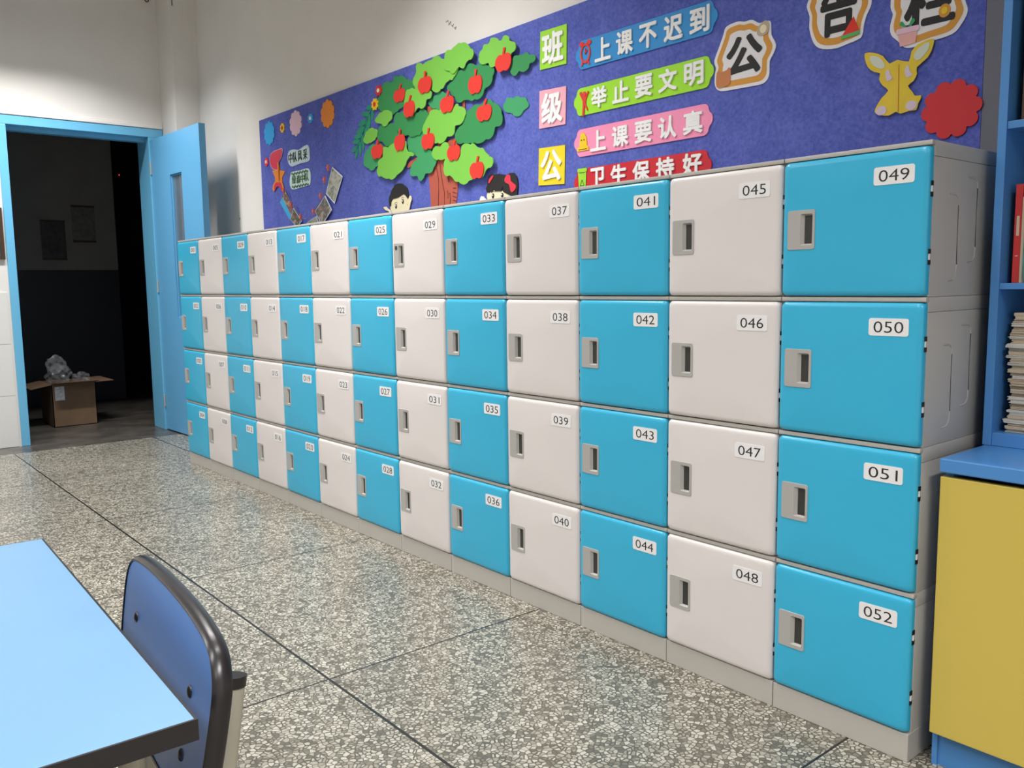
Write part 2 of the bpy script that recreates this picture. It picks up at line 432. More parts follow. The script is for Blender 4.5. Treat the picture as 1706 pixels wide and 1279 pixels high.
# door leaf, swung open into the room
LX0, LX1, LY0, LY1, LZ0, LZ1 = XL+0.016, -0.497, 0.330, 0.378, 0.012, 2.372
WX0, WX1, WZ0, WZ1 = -1.10, -0.865, 0.95, 2.062
dr = empty('door_1', (LX0, LY1, 0)); dr['kind'] = 'structure'
b = new()
box(b, LX0, WX0, LY0, LY1, LZ0, LZ1); box(b, WX1, LX1, LY0, LY1, LZ0, LZ1); box(b, WX0, WX1, LY0, LY1, LZ0, WZ0); box(b, WX0, WX1, LY0, LY1, WZ1, LZ1)
bmesh.ops.remove_doubles(b, verts=b.verts[:], dist=1e-5)
obj('leaf', b, 'door_blue', dr)
b = new(); box(b, WX0, WX1, LY0+0.020, LY0+0.026, WZ0, WZ1); obj('glass_pane', b, 'door_glass', dr)
b = new()
for z0, z1 in ((WZ0, WZ0+0.012), (WZ1-0.012, WZ1)): box(b, WX0, WX1, LY0+0.012, LY0+0.034, z0, z1)
for x0, x1 in ((WX0, WX0+0.012), (WX1-0.012, WX1)): box(b, x0, x1, LY0+0.012, LY0+0.034, WZ0+0.012, WZ1-0.012)
obj('glazing_bead', b, 'door_blue', dr)
for z in (0.25, 1.2, 2.15):
    b = new(); tube(b, [(LX0+0.004, LY0-0.006, z-0.05), (LX0+0.004, LY0-0.006, z+0.05)], 0.007, 8); obj('hinge', b, 'handle_grey', dr, True)
lm = Matrix.Translation((0, -(LY1-LY0), 0)) @ Matrix.Rotation(math.radians(2.06), 4, 'Z') @ Matrix.Translation((0, LY1-LY0, 0))
for ch in dr.children: ch.data.transform(lm)               # not quite square to the wall
# ceiling lamps: hooded battens along the y axis
for i, (lx, ly, pw, sprd) in enumerate(LAMPS):
    where = ['over the open blue door', 'over the middle of the locker row', 'over the right end of the lockers', 'at the far left of the second row',
             'second in the rear row', 'third in the rear row', 'by the right wall near the bookcase', 'at the far right rear'][i]
    t = thing('ceiling_lamp', (lx, ly, LAMP_Z), 'white hooded tube lamp '+where, 'lamp', 'tube lamps under the ceiling')
    b = new()
    pr = [(-0.10, 0.0), (-0.035, 0.055), (0.035, 0.055), (0.10, 0.0), (0.097, 0.0), (0.034, 0.050), (-0.034, 0.050), (-0.097, 0.0)]
    ra = [b.verts.new((lx+x, ly-0.62, LAMP_Z+z)) for x, z in pr]; rb = [b.verts.new((lx+x, ly+0.62, LAMP_Z+z)) for x, z in pr]
    for k in range(8): b.faces.new((ra[k], ra[(k+1) % 8], rb[(k+1) % 8], rb[k]))
    obj('hood', b, 'lamp_white', t)
    b = new(); tube(b, [(lx, ly-0.58, LAMP_Z+0.030), (lx, ly+0.58, LAMP_Z+0.030)], 0.013, 10); obj('tube', b, 'tube_glow', t, True)
    for dy in (-0.4, 0.4):
        b = new(); tube(b, [(lx, ly+dy, LAMP_Z+0.055), (lx, ly+dy, ZC)], 0.005, 6); obj('rod', b, 'lamp_white', t)
    ld = bpy.data.lights.new('tube_light', 'AREA'); ld.shape = 'RECTANGLE'; ld.size = 0.14; ld.size_y = 1.16; ld.energy = pw; ld.color = (1.0, 0.982, 0.965)
    ld.spread = math.radians(sprd)
    lo = bpy.data.objects.new('tube_light', ld); COL.objects.link(lo); lo.parent = t; lo.location = (0, 0, 0.008)
# picture frame at the left edge, switch hooks above the door
t = thing('picture_frame', (XL, -1.05, 1.55), 'dark brown framed poster on the white wall left of the doorway', 'picture')
b = new()
for y0, y1, z0, z1 in ((-1.36, -0.762, 1.412, 1.437), (-1.36, -0.762, 1.765, 1.79), (-1.36, -1.335, 1.437, 1.765), (-0.787, -0.762, 1.437, 1.765)): box(b, XL, XL+0.02, y0, y1, z0, z1)
obj('moulding', b, 'frame_brown', t)
b = new(); box(b, XL, XL+0.008, -1.335, -0.787, 1.437, 1.765); obj('print', b, 'poster_dark', t)
# corridor items
for lab, y0, y1, z0, z1, m in (('dark poster low on the unlit corridor wall', -0.005, 0.225, 1.505, 1.87, 'poster_dark'), ('grey notice to the right of the dark poster on the corridor wall', 0.295, 0.517, 1.69, 2.03, 'poster_grey')):
    t = thing('corridor_poster', (-4.0, (y0+y1)/2, z0), lab, 'poster')
    b = new(); box(b, -4.0, -3.992, y0, y1, z0, z1); obj('sheet', b, m, t)
    b = new(); box(b, -4.0, -3.985, y0, y1, z0-0.02, z0); box(b, -4.0, -3.985, y0, y1, z1, z1+0.02); obj('batten', b, 'frame_brown', t)
b = new(); t2 = bmesh.new(); bmesh.ops.create_icosphere(t2, subdivisions=2, radius=0.007); merge(b, t2, 0, Matrix.Translation((-6.392, 1.47, 2.68)))
tag(obj('indicator_light', b, 'led_red'), 'tiny red indicator light glowing in the dark corridor', 'light')
# carton with plastic bags
cx0, cx1, cy0, cy1, cz = -2.75, -2.30, -0.355, -0.005, 0.37
t = thing('cardboard_carton', ((cx0+cx1)/2, (cy0+cy1)/2, 0), 'open brown cardboard carton on the corridor floor beyond the door', 'box')
b = new()
box(b, cx0, cx1, cy0, cy0+0.006, 0, cz); box(b, cx0, cx1, cy1-0.006, cy1, 0, cz); box(b, cx0, cx0+0.006, cy0, cy1, 0, cz); box(b, cx1-0.006, cx1, cy0, cy1, 0, cz); box(b, cx0, cx1, cy0, cy1, 0, 0.006)
obj('body', b, 'carton', t)
def flap(p0, p1, d):
    b = new(); q = [Vector(p0), Vector(p1), Vector(p1)+Vector(d), Vector(p0)+Vector(d)]; n = Vector((0, 0, 0.005))
    v = [b.verts.new(p) for p in q]+[b.verts.new(p+n) for p in q]
    for f in ((0,1,2,3), (7,6,5,4), (0,4,5,1), (1,5,6,2), (2,6,7,3), (3,7,4,0)): b.faces.new([v[i] for i in f])
    return b
obj('flap', flap((cx1, cy0, cz), (cx1, cy1, cz), (0.13, 0.01, 0.025)), 'carton', t)
obj('flap', flap((cx0, cy1, cz), (cx1, cy1, cz), (0.01, 0.15, 0.004)), 'carton', t)
obj('flap', flap((cx0, cy0, cz), (cx1, cy0, cz), (-0.01, -0.16, -0.03)), 'carton', t)
b = new(); box(b, cx1, cx1+0.001, cy0+0.022, cy0+0.098, 0.232, 0.352); obj('shipping_label', b, 'carton_label', t)
def crumple(c, s, seed, sub=4):
    rnd = random.Random(seed); t3 = bmesh.new(); bmesh.ops.create_icosphere(t3, subdivisions=sub, radius=1)
    dirs = [Vector((rnd.uniform(-1,1), rnd.uniform(-1,1), rnd.uniform(-1,1))).normalized() for _ in range(26)]
    for v in t3.verts:
        n = v.co.normalized(); k = max(abs(n.dot(d))**14 for d in dirs); j = min(abs(n.dot(d)) for d in dirs[:9])
        v.co = Vector((n.x*s[0], n.y*s[1], n.z*s[2]))*(0.66+0.45*k+0.6*min(j, 0.12))
        v.co += Vector(c)
    return t3
t = crumple((-2.52, -0.25, 0.435), (0.16, 0.10, 0.09), 4); merge(t, crumple((-2.53, -0.26, 0.53), (0.09, 0.075, 0.08), 15, 3)); tag(centre_origin(obj('plastic_bag', t, 'clear_plastic')), 'crumpled clear plastic bag heaped on the near left of the carton', 'bag', 'plastic bags in the carton')
t = crumple((-2.44, -0.085, 0.405), (0.13, 0.065, 0.05), 9); tag(centre_origin(obj('plastic_bag', t, 'clear_plastic')), 'flat crumpled plastic bag lying right of the taller bag in the carton', 'bag', 'plastic bags in the carton')
# two hooks high on the door wall
for y, lab in ((0.352, 'small curved metal hook high on the wall above the door frame'), (0.43, 'straight dark wire end high at the wall corner right of the hook')):
    b = new()
    if y < 0.4: tube(b, [(XL, y, 3.50), (XL+0.02, y, 3.47), (XL+0.025, y+0.015, 3.45), (XL+0.02, y+0.03, 3.46), (XL+0.02, y+0.032, 3.48)], 0.005, 6)
    else: tube(b, [(-1.105, 0.4375, 3.42), (-1.105, 0.4375, 3.345)], 0.004, 6)
    tag(centre_origin(obj('wall_hook', b, 'frame_brown')), lab, 'hook')
# ================================================================ the lockers
W_, H_, PL, GAP = 0.382, 0.3556, 0.0725, 0.0135
DOOR_X0, DOOR_X1, DOOR_Z0, DOOR_Z1 = 0.0025, W_-0.0035, 0.002, H_-GAP
HX0, HX1, HZ0, HZ1 = 0.019, 0.097, 0.120, 0.220        # handle plate
SX0, SX1, SZ0, SZ1 = 0.056, 0.090, 0.131, 0.210        # its finger slot
CARC_Y = 0.013
def door_bm():
    bm = new(); x0, x1, z0, z1 = DOOR_X0, DOOR_X1, DOOR_Z0, DOOR_Z1
    prof = [(0.0, 0.012, 0.006), (0.0, 0.002, 0.012), (0.0012, -0.0025, 0.013), (0.0040, -0.0058, 0.014), (0.0085, -0.0078, 0.015), (0.0150, -0.0085, 0.016)]
    rings = []
    for ins, y, r in prof:
        rings.append([bm.verts.new((x, y, z)) for x, z in rrect(x0+ins, x1-ins, z0+ins, z1-ins, r, 5)])
    n = len(rings[0])
    for a, c in zip(rings, rings[1:]):
        for i in range(n): bm.faces.new((a[i], a[(i+1) % n], c[(i+1) % n], c[i]))
    bm.faces.new(rings[0])
    yf = prof[-1][1]
    hole = [bm.verts.new((x, yf, z)) for x, z in rrect(HX0+0.004, HX1-0.004, HZ0+0.004, HZ1-0.004, 0.004, 3)]
    he = [bm.edges.new((hole[i], hole[(i+1) % len(hole)])) for i in range(len(hole))]
    oe = [bm.edges.get((rings[-1][i], rings[-1][(i+1) % n])) for i in range(n)]
    bmesh.ops.triangle_fill(bm, use_beauty=True, edges=oe+he)
    deep = [bm.verts.new((v.co.x, 0.0095, v.co.z)) for v in hole]
    for i in range(len(hole)): bm.faces.new((hole[i], hole[(i+1) % len(hole)], deep[(i+1) % len(hole)], deep[i]))
    bm.faces.new(deep)
    return bm
def handle_bm():
    bm = new(); yf, yb = -0.0100, -0.0088
    pl = rrect(HX0, HX1, HZ0, HZ1, 0.006, 4); sl = rrect(SX0, SX1, SZ0, SZ1, 0.004, 4)
    o1 = [bm.verts.new((x, yf, z)) for x, z in grow(pl, 0.985)]; o2 = [bm.verts.new((x, yb, z)) for x, z in pl]
    s1 = [bm.verts.new((x, yf, z)) for x, z in sl]; n = len(o1); m = len(s1)
    for i in range(n): bm.faces.new((o1[i], o1[(i+1) % n], o2[(i+1) % n], o2[i]))
    se = [bm.edges.new((s1[i], s1[(i+1) % m])) for i in range(m)]
    bmesh.ops.triangle_fill(bm, use_beauty=True, edges=[bm.edges.get((o1[i], o1[(i+1) % n])) for i in range(n)]+se)
    # pocket: light walls, sloping left side, dark floor on the right
    in_ = [(SX0+0.0085 if x < (SX0+SX1)/2 else SX1-0.0015, z) for x, z in sl]
    in_ = [(x, min(max(z, SZ0+0.004), SZ1-0.004)) for x, z in in_]
    s2 = [bm.verts.new((x, -0.0030, z)) for x, z in in_]
    for i in range(m):
        f = bm.faces.new((s1[i], s1[(i+1) % m], s2[(i+1) % m], s2[i]))
    t = bm.faces.new(s2); t.material_index = 1
    bmesh.ops.remove_doubles(bm, verts=bm.verts[:], dist=1e-6)
    return bm
def carcass_bm():
    bm = new(); d1 = 0.500
    box(bm, 0.0022, W_-0.0022, CARC_Y+0.001, d1, 0.0, H_-0.036, bev=0.0012)
    box(bm, 0.0012, W_-0.0012, CARC_Y, d1, H_-0.0355, H_-0.0006, bev=0.0018)
    box(bm, 0.0016, W_-0.0016, -0.0015, CARC_Y+0.002, H_-0.0113, H_-0.0008, bev=0.0012)
    for pts in ([(0.097, 0.240), (0.130, 0.239), (0.142, 0.232), (0.1445, 0.215), (0.147, 0.075), (0.143, 0.050), (0.130, 0.039), (0.105, 0.037)],
                [(0.193, 0.284), (0.232, 0.283), (0.244, 0.276), (0.246, 0.260), (0.247, 0.118), (0.244, 0.094), (0.232, 0.084), (0.205, 0.082)]):
        tube(bm, [(W_-0.0022, y, z) for y, z in pts], 0.0022, 6)
        tube(bm, [(0.0022, y, z) for y, z in pts], 0.0022, 6)
    return bm
def hinge_bm(zc):
    bm = new()
    for z in (zc-0.0125, zc+0.0125): box(bm, W_-0.0042, W_-0.0016, 0.0015, 0.0125, z-0.0055, z+0.0055, 0)
    tube(bm, [(W_-0.0030, 0.006, zc-0.007), (W_-0.0030, 0.006, zc+0.007)], 0.0026, 8, 1)
    return bm
PX0, PX1, PZ0, PZ1 = 0.248, 0.346, 0.263, 0.305
def plate_bm():
    bm = new(); prism(bm, rrect(PX0, PX1, PZ0, PZ1, 0.006, 4), -0.0094, -0.0080); return bm
proto = {}
for colour in ('blue', 'white'):
    t = empty('locker', (0, 0, 0))
    obj('carcass', carcass_bm(), 'locker_grey', t, True)
    d = obj('door', door_bm(), 'locker_'+colour, t, True)
    obj('handle', handle_bm(), ['handle_grey', 'slot_dark'], d)
    obj('number_plate', plate_bm(), 'plate_white', d)
    for zc in (0.246, 0.092): obj('hinge', hinge_bm(zc), ['hinge_black', 'locker_white'], t)
    proto[colour] = t
for c in range(13):
    colour = 'blue' if c % 2 == 0 else 'white'
    for r in range(4):
        num = '%03d' % (4*c+r+1)
        loc = (c*W_, 0, PL+(3-r)*H_)
        t = dup(proto[colour], loc)
        row = ['top row', 'second row', 'third row', 'bottom row'][r]
        tag(t, '%s plastic locker numbered %s in the %s of lockers' % ('bright blue' if colour == 'blue' else 'white', num, row), 'locker', 'numbered lockers along the wall')
        door = [k for k in t.children if k.name.startswith('door')][0]
        b = new(); text_fit(b, num, (PX0+PX1)/2, (PZ0+PZ1)/2, 0.073, 0.0270, -0.0097, -0.0092, bold=-0.006)
        o = obj('number', b, 'ink'); o.parent = door
        if num == '029':
            b = new(); prism(b, rrect(HX0+0.011, HX0+0.029, HZ1-0.028, HZ1-0.011, 0.006, 4), -0.0108, -0.0099)
            o = obj('keyhole', b, 'slot_dark'); o.parent = door
    b = new(); box(b, c*W_+0.0012, (c+1)*W_-0.0012, -0.0015, 0.500, 0.0, PL-0.0005, bev=0.0018)
    tag(centre_origin(obj('locker_plinth', b, 'locker_grey')), 'low grey plinth under the %s locker numbered %03d' % (colour, 4*c+4), 'plinth', 'plinths under the lockers')

for t in proto.values():                                   # the patterns themselves are not part of the row
    for ch in list(t.children):
        for g in list(ch.children): bpy.data.objects.remove(g)
        bpy.data.objects.remove(ch)
    bpy.data.objects.remove(t)
# outlines of the cut-outs on the board, in metres: x along the wall, z up
LEAVES={
'DL1':[(1.593,2.231),(1.586,2.258),(1.646,2.289),(1.702,2.291),(1.75,2.287),(1.767,2.304),(1.821,2.302),(1.866,2.282),(1.917,2.26),(1.96,2.229),(1.973,2.191),(1.927,2.151),(1.858,2.134),(1.804,2.135),(1.78,2.118),(1.733,2.115),(1.701,2.132),(1.637,2.14),(1.589,2.165),(1.575,2.209)],
'LL1':[(1.967,2.216),(1.961,2.248),(1.984,2.276),(1.994,2.317),(2.023,2.325),(2.065,2.316),(2.115,2.32),(2.15,2.329),(2.197,2.323),(2.237,2.304),(2.256,2.285),(2.321,2.265),(2.365,2.234),(2.319,2.202),(2.305,2.19),(2.253,2.188),(2.225,2.163),(2.184,2.155),(2.136,2.167),(2.102,2.18),(2.016,2.183)],
'LL2':[(2.25,2.29),(2.257,2.311),(2.271,2.33),(2.311,2.337),(2.35,2.34),(2.382,2.351),(2.413,2.345),(2.45,2.322),(2.48,2.302),(2.488,2.275),(2.466,2.254),(2.429,2.247),(2.409,2.229),(2.365,2.234),(2.32,2.22),(2.268,2.245),(2.242,2.269)],
'LL3':[(1.874,2.152),(1.891,2.181),(1.907,2.21),(1.945,2.213),(1.981,2.198),(2.017,2.195),(2.088,2.187),(2.129,2.16),(2.121,2.135),(2.085,2.125),(2.07,2.104),(2.034,2.094),(1.998,2.101),(1.953,2.083),(1.91,2.106),(1.881,2.13)],
'DL2':[(2.252,2.166),(2.305,2.182),(2.345,2.216),(2.397,2.224),(2.435,2.239),(2.496,2.227),(2.556,2.217),(2.609,2.201),(2.634,2.175),(2.625,2.142),(2.607,2.121),(2.571,2.106),(2.552,2.084),(2.516,2.068),(2.467,2.064),(2.43,2.079),(2.392,2.074),(2.36,2.076),(2.328,2.092),(2.29,2.129)],
'LL4':[(2.524,2.257),(2.534,2.273),(2.558,2.282),(2.57,2.301),(2.611,2.306),(2.623,2.317),(2.669,2.309),(2.697,2.294),(2.72,2.307),(2.753,2.297),(2.764,2.28),(2.791,2.261),(2.796,2.239),(2.779,2.223),(2.751,2.211),(2.695,2.205),(2.655,2.196),(2.62,2.193),(2.597,2.209),(2.55,2.221),(2.527,2.239)],
'DL3':[(2.75,2.16),(2.767,2.184),(2.784,2.205),(2.811,2.209),(2.843,2.199),(2.865,2.205),(2.901,2.192),(2.924,2.176),(2.917,2.161),(2.89,2.15),(2.88,2.139),(2.848,2.131),(2.815,2.131),(2.788,2.124),(2.761,2.137)],
'DL4':[(2.681,2.006),(2.702,2.016),(2.714,2.03),(2.747,2.033),(2.786,2.029),(2.813,2.019),(2.846,2.02),(2.854,1.998),(2.864,1.98),(2.845,1.966),(2.823,1.952),(2.79,1.946),(2.757,1.953),(2.735,1.968),(2.701,1.982)],
'MG1':[(2.078,2.118),(2.114,2.128),(2.142,2.146),(2.184,2.151),(2.224,2.148),(2.25,2.132),(2.289,2.091),(2.234,2.055),(2.18,2.06),(2.126,2.084)],
'LL5':[(2.037,2.003),(2.067,2.022),(2.096,2.053),(2.104,2.068),(2.139,2.07),(2.18,2.067),(2.234,2.062),(2.314,2.054),(2.34,2.068),(2.365,2.057),(2.409,2.027),(2.412,1.997),(2.375,1.973),(2.33,1.961),(2.309,1.93),(2.256,1.918),(2.228,1.907),(2.18,1.898),(2.132,1.912),(2.091,1.937),(2.043,1.975)],
'DL5':[(2.309,1.915),(2.336,1.942),(2.375,1.966),(2.402,1.992),(2.428,2.024),(2.478,2.038),(2.515,2.036),(2.563,2.046),(2.61,2.042),(2.645,2.019),(2.684,1.984),(2.691,1.948),(2.677,1.922),(2.642,1.913),(2.618,1.884),(2.582,1.867),(2.522,1.861),(2.467,1.861),(2.436,1.872),(2.385,1.871),(2.334,1.885)],
'DL6':[(1.754,2.073),(1.779,2.106),(1.834,2.11),(1.895,2.108),(1.968,2.085),(2.027,2.091),(2.076,2.076),(2.086,2.047),(2.073,2.014),(2.022,1.985),(1.992,1.966),(1.918,1.972),(1.843,1.99),(1.783,2.019)],
'MG2':[(1.878,1.924),(1.888,1.964),(1.934,1.982),(2.007,1.987),(2.05,1.966),(2.104,1.911),(2.096,1.873),(2.031,1.857),(1.958,1.866),(1.899,1.889)],
'DL7':[(1.574,2.048),(1.616,2.068),(1.673,2.059),(1.738,2.067),(1.799,2.033),(1.828,1.988),(1.764,1.964),(1.715,1.945),(1.667,1.951),(1.636,1.972),(1.579,1.996)],
'LS1':[(1.552,2.111),(1.587,2.123),(1.621,2.143),(1.678,2.142),(1.718,2.136),(1.732,2.109),(1.723,2.085),(1.673,2.064),(1.633,2.069),(1.601,2.087),(1.568,2.096)],
'LS2':[(1.408,2.015),(1.436,2.041),(1.455,2.065),(1.507,2.07),(1.549,2.064),(1.573,2.036),(1.554,2.008),(1.512,2.001),(1.485,1.99),(1.442,1.999)],
'DL8':[(1.407,1.905),(1.43,1.938),(1.467,1.968),(1.519,1.979),(1.578,1.979),(1.642,1.946),(1.632,1.905),(1.589,1.884),(1.571,1.861),(1.527,1.844),(1.476,1.843),(1.434,1.867),(1.409,1.883)],
'LL6':[(1.579,1.851),(1.588,1.876),(1.631,1.896),(1.642,1.942),(1.715,1.945),(1.763,1.955),(1.841,1.945),(1.872,1.95),(1.877,1.908),(1.929,1.882),(1.943,1.868),(1.882,1.855),(1.857,1.816),(1.802,1.793),(1.77,1.776),(1.705,1.766),(1.641,1.785),(1.592,1.794),(1.572,1.826)],
'MG3':[(1.897,1.792),(1.926,1.821),(1.957,1.842),(1.987,1.862),(2.031,1.873),(2.089,1.874),(2.137,1.852),(2.15,1.827),(2.127,1.783),(2.105,1.766),(2.055,1.763),(2.04,1.749),(1.996,1.733),(1.96,1.757),(1.908,1.77)],
'LS3':[(2.114,1.863),(2.145,1.883),(2.187,1.885),(2.228,1.895),(2.261,1.887),(2.28,1.866),(2.279,1.828),(2.252,1.808),(2.225,1.819),(2.177,1.815),(2.143,1.828),(2.116,1.851)],
'LL7':[(2.224,1.78),(2.245,1.809),(2.292,1.811),(2.358,1.833),(2.385,1.86),(2.435,1.863),(2.473,1.86),(2.503,1.838),(2.545,1.832),(2.569,1.804),(2.61,1.785),(2.627,1.758),(2.608,1.731),(2.572,1.724),(2.541,1.694),(2.493,1.703),(2.468,1.694),(2.417,1.677),(2.366,1.681),(2.327,1.697),(2.302,1.718),(2.249,1.731),(2.229,1.753)],
}
APPLES=[(1.814,2.199,0.111,0.07),(2.079,2.205,0.121,0.083),(1.928,2.108,0.106,0.084),(2.492,2.134,0.107,0.086),(2.713,2.192,0.115,0.08),(2.264,2.078,0.118,0.08),(2.558,1.992,0.116,0.076),(2.089,1.921,0.117,0.081),(1.819,1.949,0.104,0.088),(1.582,1.931,0.12,0.079),(2.319,1.834,0.109,0.075),(2.506,1.729,0.11,0.081)]
TRUNK=[(2.063,1.774),(2.113,1.785),(2.15,1.82),(2.172,1.856),(2.24,1.848),(2.258,1.792),(2.289,1.735),(2.317,1.694),(2.309,1.633),(2.297,1.588),(2.292,1.558),(2.079,1.557),(2.076,1.591),(2.067,1.694)]
BR1=[(1.858,1.825),(1.897,1.845),(1.987,1.862),(2.088,1.866),(2.171,1.848),(2.156,1.803),(2.087,1.843),(2.001,1.845),(1.941,1.832),(1.88,1.81)]
BR2=[(2.056,2.099),(2.105,2.095),(2.152,2.06),(2.178,2.002),(2.188,1.908),(2.159,1.881),(2.134,1.946),(2.102,2.029)]
BR3=[(2.198,1.83),(2.228,1.895),(2.295,1.913),(2.361,1.938),(2.373,2.078),(2.392,2.074),(2.387,1.927),(2.327,1.879),(2.279,1.82)]
FL_A=[(1.603,2.262,0.072,0.06),(1.558,2.195,0.074,0.067)]
SPRIG=[(1.326,1.986),(1.374,2.032),(1.422,2.087),(1.46,2.142),(1.515,2.189)]
sq1=[(2.95,2.278),(3.119,2.274),(3.114,2.112),(2.945,2.117)]
sq2=[(2.941,2.028),(3.112,2.02),(3.106,1.862),(2.936,1.866)]
sq3=[(2.934,1.781),(3.103,1.775),(3.098,1.61),(2.928,1.619)]
ban1=[(3.18,2.12),(3.23,2.187),(3.242,2.066),(3.828,2.179),(3.837,2.078),(3.899,2.133)]
ban2=[(3.161,1.945),(3.197,1.994),(3.21,1.882),(3.824,1.993),(3.836,1.882),(3.884,1.945)]
ban3=[(3.161,1.774),(3.196,1.825),(3.218,1.712),(3.834,1.824),(3.828,1.717),(3.882,1.768)]
ban4=[(3.158,1.62),(3.195,1.663),(3.826,1.658),(3.881,1.611)]
ch1=[(3.232,2.13),(3.334,2.124),(3.453,2.128),(3.575,2.127),(3.7,2.124),(3.822,2.128)]
ch2=[(3.222,1.932),(3.312,1.944),(3.433,1.941),(3.555,1.94),(3.675,1.941),(3.799,1.941)]
ch3=[(3.216,1.77),(3.307,1.764),(3.43,1.764),(3.554,1.766),(3.675,1.769),(3.797,1.768)]
ch4=[(3.211,1.618),(3.302,1.615),(3.422,1.615),(3.543,1.62),(3.665,1.613),(3.795,1.615)]
chh=[(3.822,2.173),(3.823,2.083),(3.799,1.977),(3.8,1.902)]
GONG=[(3.937,2.076),(3.984,2.083),(4.014,2.076),(4.045,2.075),(4.075,2.057),(4.115,2.056),(4.121,2.026),(4.123,2.007),(4.141,1.973),(4.132,1.945),(4.118,1.923),(4.116,1.875),(4.094,1.854),(4.049,1.853),(3.98,1.855),(3.917,1.859),(3.892,1.881),(3.891,1.923),(3.895,1.942),(3.887,1.969),(3.906,2.01),(3.925,2.051)]
GAO=[(4.269,2.12),(4.26,2.087),(4.254,2.066),(4.265,2.034),(4.265,1.999),(4.273,1.968),(4.288,1.939),(4.314,1.922),(4.36,1.914),(4.398,1.919),(4.434,1.925),(4.449,1.935),(4.454,1.968),(4.462,1.993),(4.476,2.023),(4.472,2.062),(4.453,2.1),(4.409,2.133),(4.352,2.148),(4.301,2.145)]
LAN=[(4.542,2.044),(4.537,1.997),(4.545,1.974),(4.538,1.943),(4.542,1.915),(4.565,1.891),(4.583,1.871),(4.611,1.865),(4.66,1.871),(4.723,1.878),(4.748,1.9),(4.764,1.932),(4.755,1.964),(4.748,2.006),(4.726,2.047),(4.678,2.076),(4.624,2.09),(4.575,2.083)]
glyphs=[(4.015,1.966,0.157,0.143),(4.367,2.037,0.137,0.173),(4.65,1.981,0.152,0.134)]
stick=[(3.932,1.896),(4.094,2.035),(4.412,1.963),(4.593,1.907),(4.699,1.947)]
ANIMAL=[(4.463,1.877),(4.491,1.873),(4.521,1.857),(4.542,1.831),(4.567,1.837),(4.602,1.825),(4.609,1.853),(4.633,1.871),(4.671,1.876),(4.672,1.855),(4.659,1.827),(4.627,1.804),(4.628,1.785),(4.618,1.766),(4.602,1.755),(4.617,1.734),(4.625,1.722),(4.642,1.721),(4.642,1.711),(4.635,1.699),(4.63,1.681),(4.607,1.681),(4.582,1.677),(4.568,1.685),(4.545,1.677),(4.515,1.684),(4.5,1.695),(4.508,1.714),(4.522,1.733),(4.542,1.752),(4.524,1.769),(4.511,1.79),(4.514,1.807),(4.493,1.816),(4.474,1.833),(4.464,1.858)]
ear1=[(4.479,1.863),(4.5,1.861),(4.518,1.847),(4.529,1.828),(4.522,1.819),(4.501,1.828),(4.486,1.842)]
ear2=[(4.66,1.869),(4.661,1.852),(4.648,1.834),(4.629,1.822),(4.617,1.835),(4.623,1.85),(4.639,1.863)]
pads=[(4.522,1.695),(4.615,1.696)]
cheeks=[(4.543,1.796),(4.603,1.795)]
REDFL=(4.73,1.667,0.173,0.167)
FLs=[(0.143,2.233,0.169,0.164),(0.348,2.239,0.067,0.065),(0.549,2.24,0.176,0.165),(0.758,2.24,0.077,0.061),(0.985,2.233,0.175,0.171),(0.075,2.047,0.069,0.061)]
FLAME=[(0.141,2.049),(0.15,2.083),(0.195,2.1),(0.254,2.103),(0.331,2.104),(0.327,2.072),(0.301,2.04),(0.27,2.024),(0.261,1.995),(0.244,1.977),(0.2,1.984),(0.171,1.995),(0.149,2.017)]
STAR=[(0.259,2.035),(0.287,1.967),(0.362,1.954),(0.312,1.92),(0.314,1.88),(0.251,1.901),(0.202,1.89),(0.201,1.931),(0.163,1.978),(0.223,1.976)]
RIB=[(0.216,1.904),(0.257,1.898),(0.298,1.899),(0.325,1.874),(0.338,1.832),(0.319,1.822),(0.303,1.836),(0.276,1.858),(0.242,1.866),(0.205,1.855),(0.181,1.836),(0.162,1.853),(0.178,1.887)]
LAB1=[(0.412,2.057),(0.437,2.078),(0.504,2.08),(0.574,2.068),(0.645,2.081),(0.698,2.084),(0.722,2.062),(0.726,2.019),(0.721,1.987),(0.678,1.978),(0.582,1.979),(0.471,1.972),(0.428,1.991),(0.408,2.018)]
LAB2=[(0.445,1.931),(0.479,1.939),(0.578,1.936),(0.675,1.939),(0.716,1.926),(0.728,1.887),(0.718,1.841),(0.696,1.829),(0.568,1.826),(0.479,1.822),(0.436,1.838),(0.423,1.879)]
lab1ch=[(0.454,2.03),(0.521,2.029),(0.592,2.028),(0.667,2.029)]
lab2ch=[(0.491,1.885),(0.557,1.883),(0.616,1.882),(0.675,1.885)]
PH1=[(0.36,1.825),(0.456,1.699),(0.409,1.625),(0.272,1.755)]
PH2=[(0.479,1.702),(0.596,1.608),(0.522,1.571),(0.427,1.631)]
PH3=[(0.654,1.593),(0.793,1.629),(0.829,1.568),(0.671,1.543)]
PH4=[(0.939,1.744),(1.019,1.65),(0.879,1.56),(0.796,1.657)]
PH5=[(1.034,1.908),(1.16,1.839),(1.046,1.685),(0.94,1.755)]
CLIPS=[(0.388,1.82),(0.492,1.721),(0.62,1.633),(0.801,1.655),(0.904,1.742),(0.961,1.836),(1.015,1.903)]
STR=[(0.359,1.875),(0.389,1.823),(0.491,1.718),(0.615,1.629),(0.688,1.615),(0.806,1.656),(0.909,1.742),(0.965,1.831),(1.015,1.903),(1.073,1.919)]
